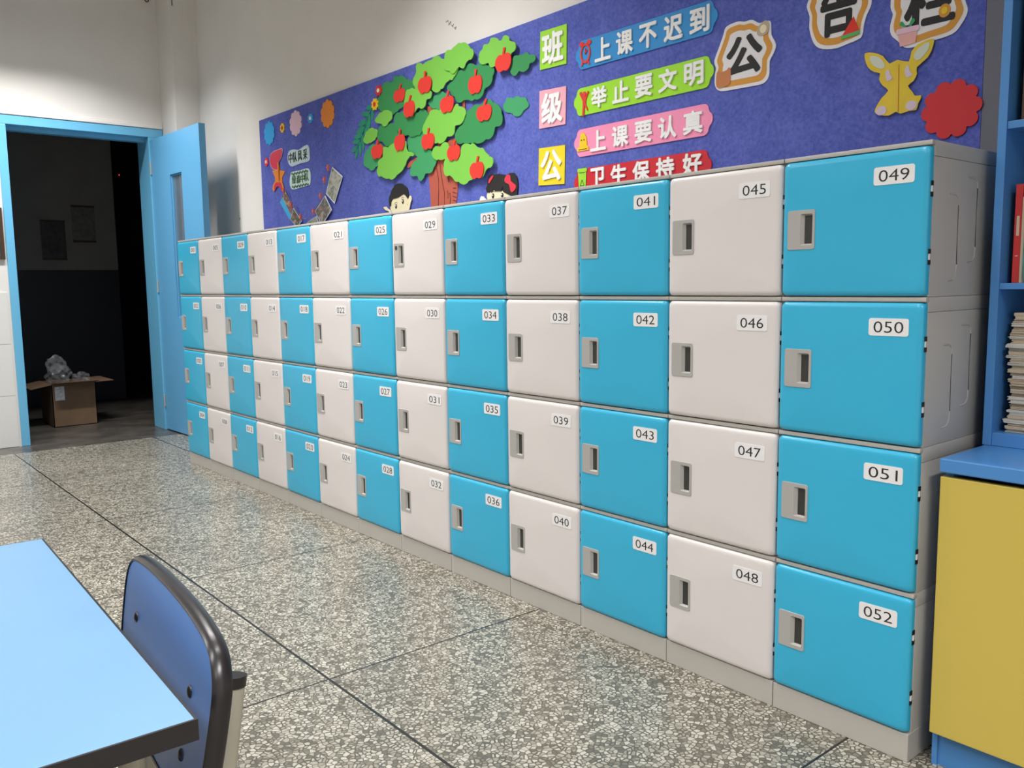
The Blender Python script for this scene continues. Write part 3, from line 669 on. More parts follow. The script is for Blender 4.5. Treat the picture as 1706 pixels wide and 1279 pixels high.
BHAIR=[(1.669,1.62),(1.663,1.644),(1.669,1.675),(1.684,1.689),(1.697,1.711),(1.716,1.721),(1.731,1.736),(1.767,1.739),(1.803,1.735),(1.83,1.721),(1.858,1.704),(1.864,1.685),(1.869,1.658),(1.858,1.649),(1.842,1.664),(1.821,1.677),(1.8,1.673),(1.763,1.663),(1.734,1.661),(1.705,1.66),(1.689,1.646),(1.684,1.623)]
BFACE=[(1.674,1.631),(1.69,1.657),(1.721,1.682),(1.764,1.686),(1.807,1.686),(1.842,1.671),(1.859,1.655),(1.864,1.628),(1.853,1.606),(1.831,1.585),(1.801,1.564),(1.729,1.562),(1.7,1.579),(1.679,1.6)]
BHANDS=[[(1.657,1.598),(1.635,1.603),(1.613,1.617),(1.613,1.622),(1.64,1.622),(1.65,1.614),(1.679,1.6),(1.686,1.584)],[(1.849,1.599),(1.868,1.628),(1.872,1.65),(1.883,1.662),(1.897,1.657),(1.9,1.64),(1.888,1.622),(1.876,1.593),(1.852,1.584)]]
BEYES=[(1.735,1.617),(1.805,1.638)]
BMOUTH=[(1.852,1.621),(1.849,1.607)]
GHAIR=[(2.553,1.623),(2.545,1.64),(2.556,1.652),(2.561,1.681),(2.57,1.698),(2.592,1.705),(2.614,1.699),(2.648,1.7),(2.686,1.692),(2.706,1.687),(2.731,1.695),(2.76,1.692),(2.78,1.674),(2.787,1.646),(2.785,1.618),(2.78,1.59),(2.745,1.585),(2.709,1.601),(2.679,1.612),(2.676,1.641),(2.663,1.618),(2.616,1.621),(2.605,1.634),(2.599,1.621),(2.581,1.62),(2.579,1.628),(2.573,1.618)]
GFACE=[(2.55,1.607),(2.559,1.62),(2.586,1.628),(2.625,1.624),(2.684,1.616),(2.729,1.594),(2.737,1.581),(2.72,1.559),(2.644,1.552),(2.576,1.57),(2.554,1.591)]
GHAND=[(2.501,1.584),(2.508,1.602),(2.515,1.607),(2.524,1.604),(2.532,1.604),(2.537,1.597),(2.548,1.591),(2.541,1.578)]
GEYES=[(2.599,1.601),(2.669,1.598)]
GBOW1=[(2.721,1.688),(2.737,1.679),(2.741,1.655),(2.771,1.637),(2.775,1.621),(2.75,1.605),(2.736,1.614),(2.728,1.641),(2.701,1.654),(2.693,1.668),(2.706,1.684)]
GBOW2=[(2.607,1.697),(2.609,1.689),(2.596,1.677),(2.58,1.663),(2.572,1.666),(2.576,1.679),(2.592,1.691)]
# ================================================================ the notice board
BF = 0.619            # front of the felt
b = new(); box(b, -0.025, 4.812, BF, YB-0.001, 1.138, 2.341, bev=0.001)
bd = tag(centre_origin(obj('notice_board', b, 'board_felt')), 'long blue felt notice board on the white wall above the lockers', 'notice board')
ST = 0.005
def lay(k): return BF-0.0005-ST*k       # back face of layer k (0 lies on the felt)
def cut(name, pts, m, layer, label, cat, group=None, th=0.0046, k=3):
    bm = new(); prism(bm, cloud(pts) if name == 'leaf_cutout' else pts, lay(layer)-th, lay(layer))
    return tag(centre_origin(obj(name, bm, m)), label, cat, group)
# ---- apple tree
TREE = 'green foam leaf clouds of the apple tree'
leaf_info = [
 ('MG1', 'foam_mid_green', 1, 'small mid green leaf cloud half hidden behind the apple at the crown middle'),
 ('DL7', 'foam_dark_green', 1, 'dark green leaf cloud right of the two smallest light leaves'),
 ('MG2', 'foam_mid_green', 1, 'mid green leaf cloud just left of the trunk top behind the central apple'),
 ('DL1', 'foam_dark_green', 1, 'dark green leaf cloud at the upper left of the tree beside the red flower'),
 ('DL8', 'foam_mid_green', 1, 'green leaf cloud at the lowest left corner of the tree crown'),
 ('DL3', 'foam_dark_green', 2, 'dark green leaf cloud at the far upper right beside the green lettered square'),
 ('DL4', 'foam_mid_green', 0, 'small green leaf cloud standing alone right of the tree crown'),
 ('DL6', 'foam_dark_green', 2, 'broad dark green leaf cloud in the left centre of the tree crown'),
 ('DL2', 'foam_dark_green', 2, 'large dark green leaf cloud at the upper right carrying one apple'),
 ('DL5', 'foam_dark_green', 2, 'largest dark green leaf cloud at the right centre of the tree crown'),
 ('MG3', 'foam_mid_green', 2, 'mid green leaf cloud hanging low against the left of the trunk'),
 ('LL1', 'foam_light_green', 3, 'light green leaf cloud at the top edge of the board left of its twin'),
 ('LL6', 'foam_light_green', 3, 'big light green leaf cloud low on the left above the boy'),
 ('LL5', 'foam_light_green', 3, 'light green leaf cloud in the very centre of the tree crown'),
 ('LL4', 'foam_light_green', 3, 'light green leaf cloud at the top right end of the tree crown'),
 ('LS3', 'foam_light_green', 3, 'small light green leaf cloud across the top of the trunk'),
 ('LS1', 'foam_light_green', 2, 'small pointed light green leaf beside the yellow flower'),
 ('LS2', 'foam_light_green', 1, 'smallest light green leaf beside the dark fern sprig'),
 ('LL2', 'foam_light_green', 4, 'light green leaf cloud rising above the top edge of the board'),
 ('LL3', 'foam_light_green', 4, 'light green leaf cloud with an apple at the upper left centre of the crown'),
 ('LL7', 'foam_light_green', 4, 'big light green leaf cloud low on the right above the girl'),
]
for key, m, layer, lab in leaf_info: cut('leaf_cutout', LEAVES[key], m, layer, lab, 'leaf', TREE)
t = thing('tree_trunk_cutout', (2.19, BF, 1.56), 'reddish brown foam trunk of the apple tree rising behind the lockers', 'tree trunk')
def part(name, pts, m, parent, layer, th=0.0046, k=3, off=0.0):
    bm = new(); prism(bm, smooth_loop(pts, k) if k > 1 else pts, lay(layer)-th-off, lay(layer)-off)
    return obj(name, bm, m, parent)
part('trunk', TRUNK, 'foam_brown', t, 0, 0.003, 2)
for br in (BR1, BR2, BR3): part('branch', br, 'foam_brown', t, 0, 0.0026, 2, off=0.0031)
for path in ([(2.135,1.78),(2.150,1.72),(2.148,1.66),(2.140,1.57)], [(2.165,1.80),(2.180,1.72),(2.200,1.65),(2.198,1.57)], [(2.225,1.66),(2.232,1.64),(2.228,1.62)], [(2.246,1.645),(2.252,1.615),(2.246,1.59)], [(2.276,1.668),(2.300,1.666)], [(2.272,1.648),(2.302,1.640)], [(2.272,1.628),(2.300,1.620)], [(2.274,1.608),(2.298,1.602)], [(2.236,1.74),(2.240,1.70)]):
    bm = new(); tube(bm, [(x, lay(0)-0.0036, z) for x, z in path], 0.0022, 6); obj('grain_line', bm, 'grain_dark', t)
apple_layers = [2, 5, 5, 3, 4, 4, 3, 4, 4, 4, 5, 5]
apple_where = ['on the dark leaf cloud at the upper left', 'on the light leaf cloud below the board top edge', 'at the lower left of the light cloud left of centre', 'on the large dark cloud at the upper right',
 'at the top right between light and dark clouds', 'in the upper middle of the crown', 'on the largest dark cloud at the right', 'in the middle just above the trunk', 'left of centre over the big light cloud',
 'at the far lower left of the crown', 'on the trunk top beside the small light cloud', 'lowest on the right just above the girl']
apple_u = [(0.0,0.40),(0.16,0.47),(0.36,0.44),(0.49,0.22),(0.50,-0.05),(0.42,-0.30),(0.27,-0.48),(0.10,-0.47),(0.0,-0.42),(-0.12,-0.48),(-0.28,-0.45),(-0.42,-0.26),(-0.50,-0.02),(-0.47,0.22),(-0.34,0.42),(-0.15,0.47)]
for i, (ax, az, aw, ah) in enumerate(APPLES):
    rnd = random.Random(i); L = apple_layers[i]
    t = thing('apple_cutout', (ax, lay(L), az), 'red foam apple '+apple_where[i], 'apple', 'red apples on the paper tree')
    part('fruit', [(ax+u*aw, az+v*ah) for u, v in apple_u], 'foam_red', t, L)
    k = rnd.uniform(0.0, 0.14)
    part('stem', [(ax-0.05*aw, az+0.36*ah), (ax-0.01*aw+k*aw*0.5, az+0.66*ah), (ax+k*aw, az+0.82*ah), (ax+(k+0.12)*aw, az+0.78*ah), (ax+(0.08+k*0.5)*aw, az+0.58*ah), (ax+0.07*aw, az+0.36*ah)], 'foam_red', t, L, off=0.0005)
# fern sprig
t = thing('fern_sprig_cutout', (1.42, BF, 2.09), 'dark teal fern sprig cut-out curving up the left of the tree', 'sprig')
sp = SPRIG
bm = new(); tube(bm, [(x, lay(0)-0.003, z) for x, z in sp], 0.004, 6); obj('stalk', bm, 'foam_teal', t)
for i in range(7):
    u = 0.12+i/6*(len(sp)-1.14); j = min(int(u), len(sp)-2); f = u-j
    x = sp[j][0]+(sp[j+1][0]-sp[j][0])*f; z = sp[j][1]+(sp[j+1][1]-sp[j][1])*f
    base = math.atan2(sp[j+1][1]-sp[j][1], sp[j+1][0]-sp[j][0])
    for s in (-1, 1):
        a = base+PI+s*math.radians(46 if i else 26); L = 0.076+0.024*math.sin(i*0.52)
        dx, dz = math.cos(a), math.sin(a); px, pz = -dz, dx
        q = [(x+dx*L*uu+px*vv*L, z+dz*L*uu+pz*vv*L) for uu, vv in ((0,0),(0.3,0.17),(0.65,0.16),(1,0),(0.65,-0.14),(0.3,-0.16))]
        part('leaflet', q, 'foam_teal', t, 0, 0.003, 2, off=0.0004*(i % 3))
# ---- flowers
def flower(cx, cz, wd, ht, n, m, label, layer=0, centre=None, rot=0.3, depth=0.16, group=None):
    t = thing('flower_cutout', (cx, lay(layer), cz), label, 'flower', group)
    part('petals', scallop(cx, cz, wd/2, ht/2, n, depth, rot), m, t, layer, k=1)
    if centre: part('centre', ellipse(cx, cz, wd*0.17, ht*0.19, 14), centre, t, layer, 0.003, k=1, off=0.0047)
flower(*FLs[0], 10, 'foam_blue', 'plain bright blue scalloped foam flower at the left end of the board')
flower(*FLs[1], 8, 'foam_yellow', 'small yellow flower between the blue and the pale pink flowers', centre='foam_red', depth=0.3)
flower(*FLs[2], 10, 'foam_pink', 'plain pale pink scalloped foam flower near the board top left')
flower(*FLs[3], 8, 'foam_blue', 'small blue flower with white centre between the pink and orange flowers', centre='foam_white', depth=0.3)
flower(*FLs[4], 10, 'foam_orange', 'plain orange scalloped foam flower near the board top left')
flower(*FLs[5], 8, 'foam_bow', 'small red flower with white centre beside the torch emblem', centre='foam_white', depth=0.28)
flower(*FL_A[0], 8, 'foam_flower_red', 'small red flower with cream centre at the left of the tree crown', layer=2, centre='foam_cream', depth=0.32)
flower(*FL_A[1], 8, 'foam_yellow', 'small yellow flower with red centre above the fern sprig', layer=2, centre='foam_red', depth=0.32)
flower(*REDFL, 10, 'foam_flower_red', 'large plain red scalloped flower at the right end of the board', depth=0.16, rot=0.05)
# ---- lettered squares and slogan banners
for ch, q, m, colour in (('班', sq1, 'square_green', 'bright green'), ('级', sq2, 'square_pink', 'pink'), ('公', sq3, 'square_yellow', 'yellow')):
    cx = sum(p[0] for p in q)/4; cz = sum(p[1] for p in q)/4
    t = thing('lettered_square', (cx, BF, cz), '%s paper square with one white character %s' % (colour, {'班': 'at the top of its column', '级': 'in the middle of its column', '公': 'just above the lockers'}[ch]), 'sign', 'lettered squares left of the slogans')
    part('card', q, m, t, 0, 0.004, 1)
    bm = new(); text_fit(bm, ch, cx, cz, 0.136, 0.134, lay(0)-0.0085, lay(0)-0.0042, fat=0.0042); obj('character', bm, 'foam_white', t)
def banner(x0, x1, z0, z1, m, text, xs, zc, h, icon, label):
    t = thing('slogan_banner', ((x0+x1)/2, BF, (z0+z1)/2), label, 'banner', 'slogan banners on the board')
    H = z1-z0; cz = (z0+z1)/2; out = []
    def end(xe, s):
        pts = []
        for a0, zc_, r in ((90, cz+0.30*H, 0.20*H), (0, cz, 0.22*H), (-90, cz-0.30*H, 0.20*H)): pts.append((a0, zc_, r))
        res = []
        for k in range(7):
            a = math.radians(90-90*k/6); res.append((xe-s*0.36*H+s*0.20*H*math.cos(a), cz+0.30*H+0.20*H*math.sin(a)))
        for k in range(9):
            a = math.radians(65-130*k/8); res.append((xe-s*0.20*H+s*0.20*H*math.cos(a), cz+0.235*H*math.sin(a)))
        for k in range(7):
            a = math.radians(0-90*k/6); res.append((xe-s*0.36*H+s*0.20*H*math.cos(a), cz-0.30*H+0.20*H*math.sin(a)))
        return res
    out = end(x1, 1)+end(x0, -1)[::-1]
    part('card', out, m, t, 0, 0.004, 1)
    for ch, x in zip(text, xs):
        bm = new(); text_fit(bm, ch, x, zc, 0.090, h+0.004, lay(0)-0.0085, lay(0)-0.0042, fat=0.0028); obj('character', bm, 'foam_white', t)
    icon(t)
    return t
F2 = 0.0042
def icon_clock(t):
    x, z = ch1[0]
    bm = new(); o = ellipse(x, z, 0.030, 0.040, 24); i = ellipse(x, z, 0.022, 0.031, 24)
    for k in range(24): prism(bm, [o[k], o[(k+1) % 24], i[(k+1) % 24], i[k]], lay(0)-F2-0.003, lay(0)-F2)
    for s in (-1, 1):
        prism(bm, ellipse(x+s*0.022, z+0.040, 0.013, 0.010, 12), lay(0)-F2-0.003, lay(0)-F2)
        prism(bm, [(x+s*0.012, z-0.036), (x+s*0.020, z-0.032), (x+s*0.026, z-0.048), (x+s*0.017, z-0.048)], lay(0)-F2-0.003, lay(0)-F2)
    prism(bm, [(x-0.002, z-0.004), (x+0.002, z-0.004), (x+0.003, z+0.020), (x-0.001, z+0.020)], lay(0)-F2-0.003, lay(0)-F2)
    prism(bm, [(x, z-0.004), (x+0.013, z+0.008), (x+0.011, z+0.011), (x-0.002, z)], lay(0)-F2-0.003, lay(0)-F2)
    obj('clock_icon', bm, 'foam_red', t)
def icon_figure(t):
    x, z = ch2[0]
    pts = [(-0.022,0.046),(-0.014,0.046),(-0.004,0.022),(0.010,0.022),(0.024,0.044),(0.030,0.040),(0.012,0.008),(0.012,-0.006),(0.026,-0.034),(0.020,-0.036),(0.006,-0.012),(0.001,-0.050),(-0.006,-0.058),(-0.010,-0.050),(-0.006,-0.010),(-0.006,0.006),(-0.026,0.040)]
    bm = new(); prism(bm, [(x+a, z+c) for a, c in pts], lay(0)-F2-0.003, lay(0)-F2); prism(bm, ellipse(x+0.003, z+0.034, 0.010, 0.011, 14), lay(0)-F2-0.0032, lay(0)-F2); obj('figure_icon', bm, 'foam_red', t)
def icon_bell(t):
    x, z = ch3[0]
    pts = [(-0.034,-0.034),(0.034,-0.034),(0.032,-0.020),(0.024,-0.014),(0.022,0.016),(0.012,0.034),(0.0,0.042),(-0.012,0.034),(-0.018,0.016),(-0.022,-0.014),(-0.032,-0.020)]
    bm = new(); prism(bm, [(x+a, z+c) for a, c in pts], lay(0)-F2-0.003, lay(0)-F2); o = obj('book_reader_icon', bm, 'foam_yellow', t)
    bm = new()
    for dx, dz, w2, h2 in ((-0.008, 0.010, 0.003, 0.003), (0.008, 0.010, 0.003, 0.003), (0, -0.028, 0.024, 0.0015)): prism(bm, [(x+dx-w2, z+dz-h2), (x+dx+w2, z+dz-h2), (x+dx+w2, z+dz+h2), (x+dx-w2, z+dz+h2)], lay(0)-F2-0.0036, lay(0)-F2-0.003)
    obj('icon_line', bm, 'grain_dark', o)
def icon_bin(t):
    x, z = ch4[0]
    bm = new(); prism(bm, [(x-0.024, z+0.028), (x+0.024, z+0.028), (x+0.019, z-0.052), (x-0.019, z-0.052)], lay(0)-F2-0.003, lay(0)-F2); prism(bm, rrect(x-0.028, x+0.028, z+0.030, z+0.046, 0.006, 3), lay(0)-F2-0.003, lay(0)-F2); o = obj('bin_icon', bm, 'square_green', t)
    bm = new()
    for p, q in (((-0.012, -0.026), (0, -0.002)), ((0, -0.002), (0.012, -0.026)), ((0.012, -0.026), (-0.012, -0.026)), ((-0.014, 0.028), (0.014, 0.028))):
        tube(bm, [(x+p[0], lay(0)-F2-0.0034, z+p[1]), (x+q[0], lay(0)-F2-0.0034, z+q[1])], 0.0014, 5)
    obj('icon_line', bm, 'label_green', o)
banner(3.172, 3.900, 2.069, 2.184, 'banner_blue', '上课不迟到', [p[0] for p in ch1[1:]], 2.126, 0.088, icon_clock, 'blue slogan banner with a red alarm clock, topmost of four')
banner(3.160, 3.886, 1.882, 1.994, 'banner_green', '举止要文明', [p[0] for p in ch2[1:]], 1.941, 0.080, icon_figure, 'lime green slogan banner with a red figure, second from the top')
banner(3.160, 3.884, 1.713, 1.826, 'banner_pink', '上课要认真', [p[0] for p in ch3[1:]], 1.767, 0.080, icon_bell, 'pink slogan banner with a yellow icon, third from the top')
banner(3.158, 3.882, 1.549, 1.662, 'banner_red', '卫生保持好', [p[0] for p in ch4[1:]], 1.616, 0.078, icon_bin, 'red slogan banner with a green bin, partly behind the lockers')
# ---- title badges
def badge(pts, ch, g, label, rings=(0.90, 0.72), gl=0.028):
    pts = smooth_loop(pts, 3); cx = (min(p[0] for p in pts)+max(p[0] for p in pts))/2; cz = (min(p[1] for p in pts)+max(p[1] for p in pts))/2
    t = thing('title_badge', (cx, BF, cz), label, 'sign', 'title badges at the board top right')
    part('card', pts, 'badge_white', t, 0, 0.003, 1)
    part('orange_border', grow(pts, rings[0], (cx, cz)), 'badge_orange', t, 0, 0.0004, 1, off=0.0031)
    part('inner_card', grow(pts, rings[1], (cx, cz)), 'badge_white', t, 0, 0.0004, 1, off=0.0036)
    bm = new(); text_fit(bm, ch, g[0], g[1], g[2], g[3], lay(0)-0.0046, lay(0)-0.0041, fat=0.0055); obj('character', bm, 'ink', t)
    return t
tg = badge(GONG, '公', (4.015, 1.964, 0.150, 0.135), 'white and orange badge with a black character and a bear sticker, lowest of the title')
ta = badge(GAO, '告', (4.367, 2.035, 0.125, 0.165), 'white and orange badge with a watermelon sticker, in the middle of the title')
tl = badge(LAN, '栏', (4.655, 1.985, 0.150, 0.150), 'white and orange badge with a black character and a potted plant sticker above the fawn')
def stick(name, parent, shapes):
    for nm, pts, m, off in shapes:
        bm = new(); prism(bm, pts, lay(0)-0.0056-off, lay(0)-0.0047-off); obj(nm, bm, m, parent)
x, z = 3.930, 1.898
stick('bear', tg, [('bear_sticker', smooth_loop([(x-0.030,z+0.024),(x-0.022,z+0.032),(x-0.012,z+0.026),(x+0.012,z+0.028),(x+0.022,z+0.036),(x+0.030,z+0.028),(x+0.030,z-0.008),(x+0.022,z-0.024),(x-0.020,z-0.028),(x-0.032,z-0.012)], 3), 'sticker_bear', 0)])
x, z = 4.092, 2.034
stick('fruit', tg, [('fruit_sticker', smooth_loop([(x-0.026,z),(x-0.012,z+0.018),(x+0.010,z+0.026),(x+0.022,z+0.010),(x+0.018,z-0.014),(x,z-0.022),(x-0.020,z-0.018)], 3), 'book_beige', 0), ('fruit_slice', ellipse(x, z, 0.013, 0.014, 16), 'foam_cream', 0.001)])
x, z = 4.412, 1.962
stick('melon', ta, [('watermelon_sticker', [(x-0.030,z-0.016),(x+0.028,z-0.012),(x+0.008,z+0.036)], 'foam_red', 0), ('watermelon_rind', [(x-0.033,z-0.026),(x+0.030,z-0.022),(x+0.030,z-0.010),(x-0.030,z-0.015)], 'rind_green', 0.0002)])
x, z = 4.594, 1.906
stick('plant', tl, [('pot_sticker', [(x-0.030,z+0.006),(x+0.030,z+0.008),(x+0.024,z-0.030),(x-0.022,z-0.032)], 'sticker_pink', 0), ('pot_rim', rrect(x-0.035,x+0.035,z+0.004,z+0.020,0.006,3), 'foam_pink', 0.001), ('sprout', smooth_loop([(x,z+0.020),(x-0.018,z+0.040),(x-0.024,z+0.030),(x-0.008,z+0.022),(x+0.010,z+0.022),(x+0.022,z+0.034),(x+0.012,z+0.042)], 3), 'foam_mid_green', 0.002)])
x, z = 4.700, 1.948
stick('sun', tl, [('round_sticker', ellipse(x, z, 0.017, 0.019, 16), 'badge_orange', 0), ('round_sticker_centre', ellipse(x, z, 0.009, 0.010, 14), 'foam_yellow', 0.001)])
# ---- yellow fawn
t = thing('fawn_cutout', (4.567, BF, 1.77), 'yellow big-eared paper fawn below the potted plant badge', 'paper animal')
part('body', ANIMAL, 'fawn_yellow', t, 1, 0.003, 2)
for e in (ear1, ear2): part('inner_ear', e, 'ear_pale', t, 1, 0.001, 2, off=0.0031)
for x, z in pads: part('foot_pad', ellipse(x, z, 0.017, 0.014, 14), 'fawn_lilac', t, 1, 0.001, 1, off=0.0031)
for x, z in cheeks: part('cheek', smooth_loop([(x-0.012,z+0.010),(x-0.002,z+0.020),(x+0.003,z+0.002),(x+0.012,z-0.010),(x-0.006,z-0.016)], 2), 'fawn_lilac', t, 1, 0.001, 1, off=0.0031)
bm = new(); tube(bm, [(4.572, lay(1)-0.0032, 1.822), (4.575, lay(1)-0.0032, 1.684)], 0.0016, 5); obj('fold_crease', bm, 'badge_orange', t)
# ---- emblem and small labels
t = thing('emblem_cutout', (0.25, BF, 1.96), 'red torch and orange star emblem with ribbon at the board left end', 'emblem')
part('star', grow(STAR, 1.0), 'star_orange', t, 0, 0.003, 1)
part('flame_outline', grow(FLAME, 1.07), 'foam_pink', t, 0, 0.0014, 2, off=0.0031)
part('flame', FLAME, 'flame_red', t, 0, 0.0016, 2, off=0.0046)
part('ribbon', RIB, 'star_orange', t, 0, 0.003, 2, off=0.0031)
part('ribbon_folds', grow(RIB, 0.74), 'flame_red', t, 0, 0.0006, 2, off=0.0062)
part('torch', [(0.262,2.022),(0.277,2.022),(0.272,1.905),(0.254,1.905)], 'star_orange', t, 0, 0.003, 1, off=0.0063)
for i, (pts, txt, cs, m, lab, two) in enumerate(((LAB1, '中队风采', lab1ch, 'label_pale', 'pale blue label with dark characters, the upper of two small labels', 'label_mint'), (LAB2, '绿森中队', lab2ch, 'label_mint', 'pale mint label with a dark green wavy border, the lower of two small labels', 'label_green'))):
    cx = sum(p[0] for p in pts)/len(pts); cz = sum(p[1] for p in pts)/len(pts)
    t = thing('small_label', (cx, BF, cz), lab, 'label')
    part('card', pts, m, t, 0, 0.003, 2)
    if i == 0: part('inner_panel', grow(pts, 0.86), 'label_mint', t, 0, 0.0005, 2, off=0.0031)
    else:
        for zz in (cz+0.040, cz-0.044):
            bm = new(); tube(bm, [(cx-0.118+0.236*k/24, lay(0)-0.004, zz+0.006*math.sin(k*1.57)) for k in range(25)], 0.0045, 6); obj('wavy_border', bm, 'label_green', t)
    for ch, (x, z) in zip(txt, cs):
        bm = new(); text_fit(bm, ch, x, z, 0.056, 0.066 if i == 0 else 0.054, lay(0)-0.0052, lay(0)-0.0037, fat=0.0006); obj('character', bm, 'label_green' if i else 'ink', t)
# ---- photographs on a twine
def card(pts, m, label, edge='card_edge', layer=1, inset=0.92, blue=False):
    cx = sum(p[0] for p in pts)/4; cz = sum(p[1] for p in pts)/4
    t = thing('photo_card', (cx, lay(layer), cz), label, 'photograph', 'photographs clipped to the twine')
    part('print', pts, edge, t, layer, 0.002, 1)
    q = grow(pts, inset)
    if blue: q = [pts[0], pts[1], tuple(pts[1][i]*0.48+pts[2][i]*0.52 for i in (0,1)), tuple(pts[0][i]*0.45+pts[3][i]*0.55 for i in (0,1))]
    part('picture', q, m, t, layer, 0.0005, 1, off=0.0021)
card(PH1, 'photo_warm', 'photo card with a sky blue lower half, leftmost on the twine', 'card_skyblue', 1, blue=True)
card(PH2, 'photo_group', 'dark group photo second from the left on the twine', layer=2)
card(PH3, 'photo_field', 'mostly hidden photo at the lowest dip of the twine', layer=1)
card(PH4, 'photo_group', 'dark photo of a group at the lower right of the twine', layer=3)
card(PH5, 'photo_field', 'large photo of a green field, highest at the right of the twine', layer=2)
bm = new(); tube(bm, [(x, lay(4)-0.004, z) for x, z in STR], 0.0016, 5)
tag(centre_origin(obj('twine', bm, 'twine')), 'thin dark twine hung in a curve carrying the clipped photographs', 'string')
cw = ['at the top of the leftmost photo', 'between the first two photos', 'at the bottom left of the twine', 'left of the lower right group photo', 'at the top of the lower right group photo', 'at the lower left of the green field photo', 'at the top of the green field photo']
for (x, z), wh in zip(CLIPS, cw):
    t = thing('photo_clip', (x, lay(5), z), 'small red wooden photo clip '+wh, 'clip', 'red photo clips on the twine')
    for s in (-1, 1):
        bm = new(); prism(bm, [(x+s*0.0008, z+0.020), (x+s*0.006, z+0.019), (x+s*0.005, z-0.003), (x+s*0.006, z-0.019), (x+s*0.0008, z-0.018)], lay(6)-0.004, lay(5)); obj('jaw', bm, 'clip_red', t)
    bm = new(); prism(bm, scallop(x, z+0.003, 0.011, 0.011, 5, 0.3, PI/2), lay(6)-0.0065, lay(6)-0.0042); obj('clip_ornament', bm, 'clip_red', t)
# ---- the boy and the girl
t = thing('boy_cutout', (1.77, BF, 1.60), 'foam cut-out of a black-haired boy peeping over the lockers', 'paper figure')
part('face', BFACE, 'foam_cream', t, 0, 0.003, 3)
part('hair', BHAIR, 'foam_black', t, 0, 0.003, 1, off=0.0031)
for h in BHANDS: part('hand', h, 'foam_cream', t, 0, 0.003, 3, off=0.0062)
def eye(t, x, z, s=1.0):
    part('eye', ellipse(x, z, 0.010*s, 0.013*s, 14), 'ink', t, 0, 0.001, 1, off=0.0031)
    part('eye_highlight', ellipse(x-0.003*s, z+0.004*s, 0.0035*s, 0.004*s, 10), 'foam_white', t, 0, 0.0005, 1, off=0.0042)
    bm = new(); tube(bm, [(x-0.014*s, lay(0)-0.0036, z+0.016*s), (x, lay(0)-0.0036, z+0.024*s), (x+0.013*s, lay(0)-0.0036, z+0.018*s)], 0.0012, 5); obj('brow', bm, 'grain_dark', t)
for x, z in BEYES: eye(t, x, z)
bm = new(); tube(bm, [(1.848, lay(0)-0.0036, 1.622), (1.853, lay(0)-0.0036, 1.613), (1.847, lay(0)-0.0036, 1.606)], 0.0016, 5); obj('mouth', bm, 'grain_dark', t)
t = thing('girl_cutout', (2.66, BF, 1.62), 'foam cut-out of a girl with black bunches peeping over the lockers', 'paper figure')
part('face', GFACE, 'foam_cream', t, 0, 0.003, 3)
part('hair', GHAIR, 'foam_black', t, 0, 0.003, 1, off=0.0031)
part('hand', GHAND, 'foam_white', t, 0, 0.003, 2, off=0.0062)
for x, z in GEYES: eye(t, x, z, 0.95)
for g in (GBOW1, GBOW2): part('hair_bow', g, 'foam_bow', t, 0, 0.003, 2, off=0.0063)
# ---- flaked paint scribble above the board
t = thing('wall_scuff', (2.26, YB, 2.468), 'small grey scuffed scribble on the white wall above the tree', 'scuff')
rnd = random.Random(3)
for k in range(4):
    bm = new(); x = 2.225+0.022*k; z = 2.492-0.016*k
    tube(bm, [(x+0.004*j, YB-0.0008, z+rnd.uniform(-0.009, 0.009)) for j in range(6)], 0.0016, 5); obj('mark', bm, 'poster_grey', t)
bm = new(); tube(bm, [(-0.47, YB-0.0006, 1.702), (-0.466, YB-0.0006, 1.690), (-0.468, YB-0.0006, 1.684)], 0.003, 6)
tag(centre_origin(obj('nail_hole', bm, 'poster_dark')), 'tiny dark nail mark on the white wall between door shadow and board', 'nail mark')
# ================================================================ bookcase beside the lockers
BX0, BX1 = 5.005, 6.12
t = thing('bookcase', ((BX0+BX1)/2, 0.30, 0), 'blue bookcase with a yellow cupboard door standing right of the lockers', 'bookcase')
b = new(); box(b, BX0, BX1+0.012, 0.012, 0.618, 0.733, 0.766, bev=0.003); obj('worktop', b, 'shelf_blue', t)
b = new()
box(b, BX0+0.004, BX0+0.022, 0.040, 0.615, 0.085, 0.732); box(b, BX1-0.02, BX1, 0.040, 0.615, 0.085, 0.732); box(b, BX0+0.022, BX1-0.02, 0.60, 0.615, 0.085, 0.732); box(b, BX0+0.022, BX1-0.02, 0.040, 0.60, 0.085, 0.103)
obj('cupboard_body', b, 'shelf_blue', t)
b = new(); box(b, BX0+0.001, BX0+0.545, 0.017, 0.0385, 0.092, 0.722, bev=0.0015); d = obj('door', b, 'yellow_door', t)
b = new(); box(b, BX0+0.549, BX1-0.002, 0.017, 0.0385, 0.092, 0.722, bev=0.0015); d2 = obj('door', b, 'yellow_door', t)
for dd, x in ((d, BX0+0.515), (d2, BX0+0.579)):
    b = new(); tube(b, [(x, 0.016, 0.36), (x, -0.005, 0.365), (x, -0.005, 0.475), (x, 0.016, 0.48)], 0.005, 8); obj('handle', b, 'handle_grey', dd, True)
b = new(); box(b, BX0-0.002, BX0+0.0105, 0.043, 0.60, 0, 0.0845); box(b, BX0+0.0107, BX1, 0.049, 0.062, 0, 0.0845); obj('plinth', b, 'shelf_blue', t)
UY = 0.252
b = new(); box(b, BX0-0.003, BX0+0.017, UY, 0.615, 0.7665, 2.35, bev=0.001); obj('side_panel', b, 'shelf_blue', t)
b = new(); box(b, BX1-0.018, BX1, UY, 0.615, 0.7665, 2.35, bev=0.001); obj('side_panel', b, 'shelf_blue', t)
b = new(); box(b, BX0+0.017, BX1-0.018, 0.603, 0.615, 0.7665, 2.35); obj('back_panel', b, 'shelf_blue', t)
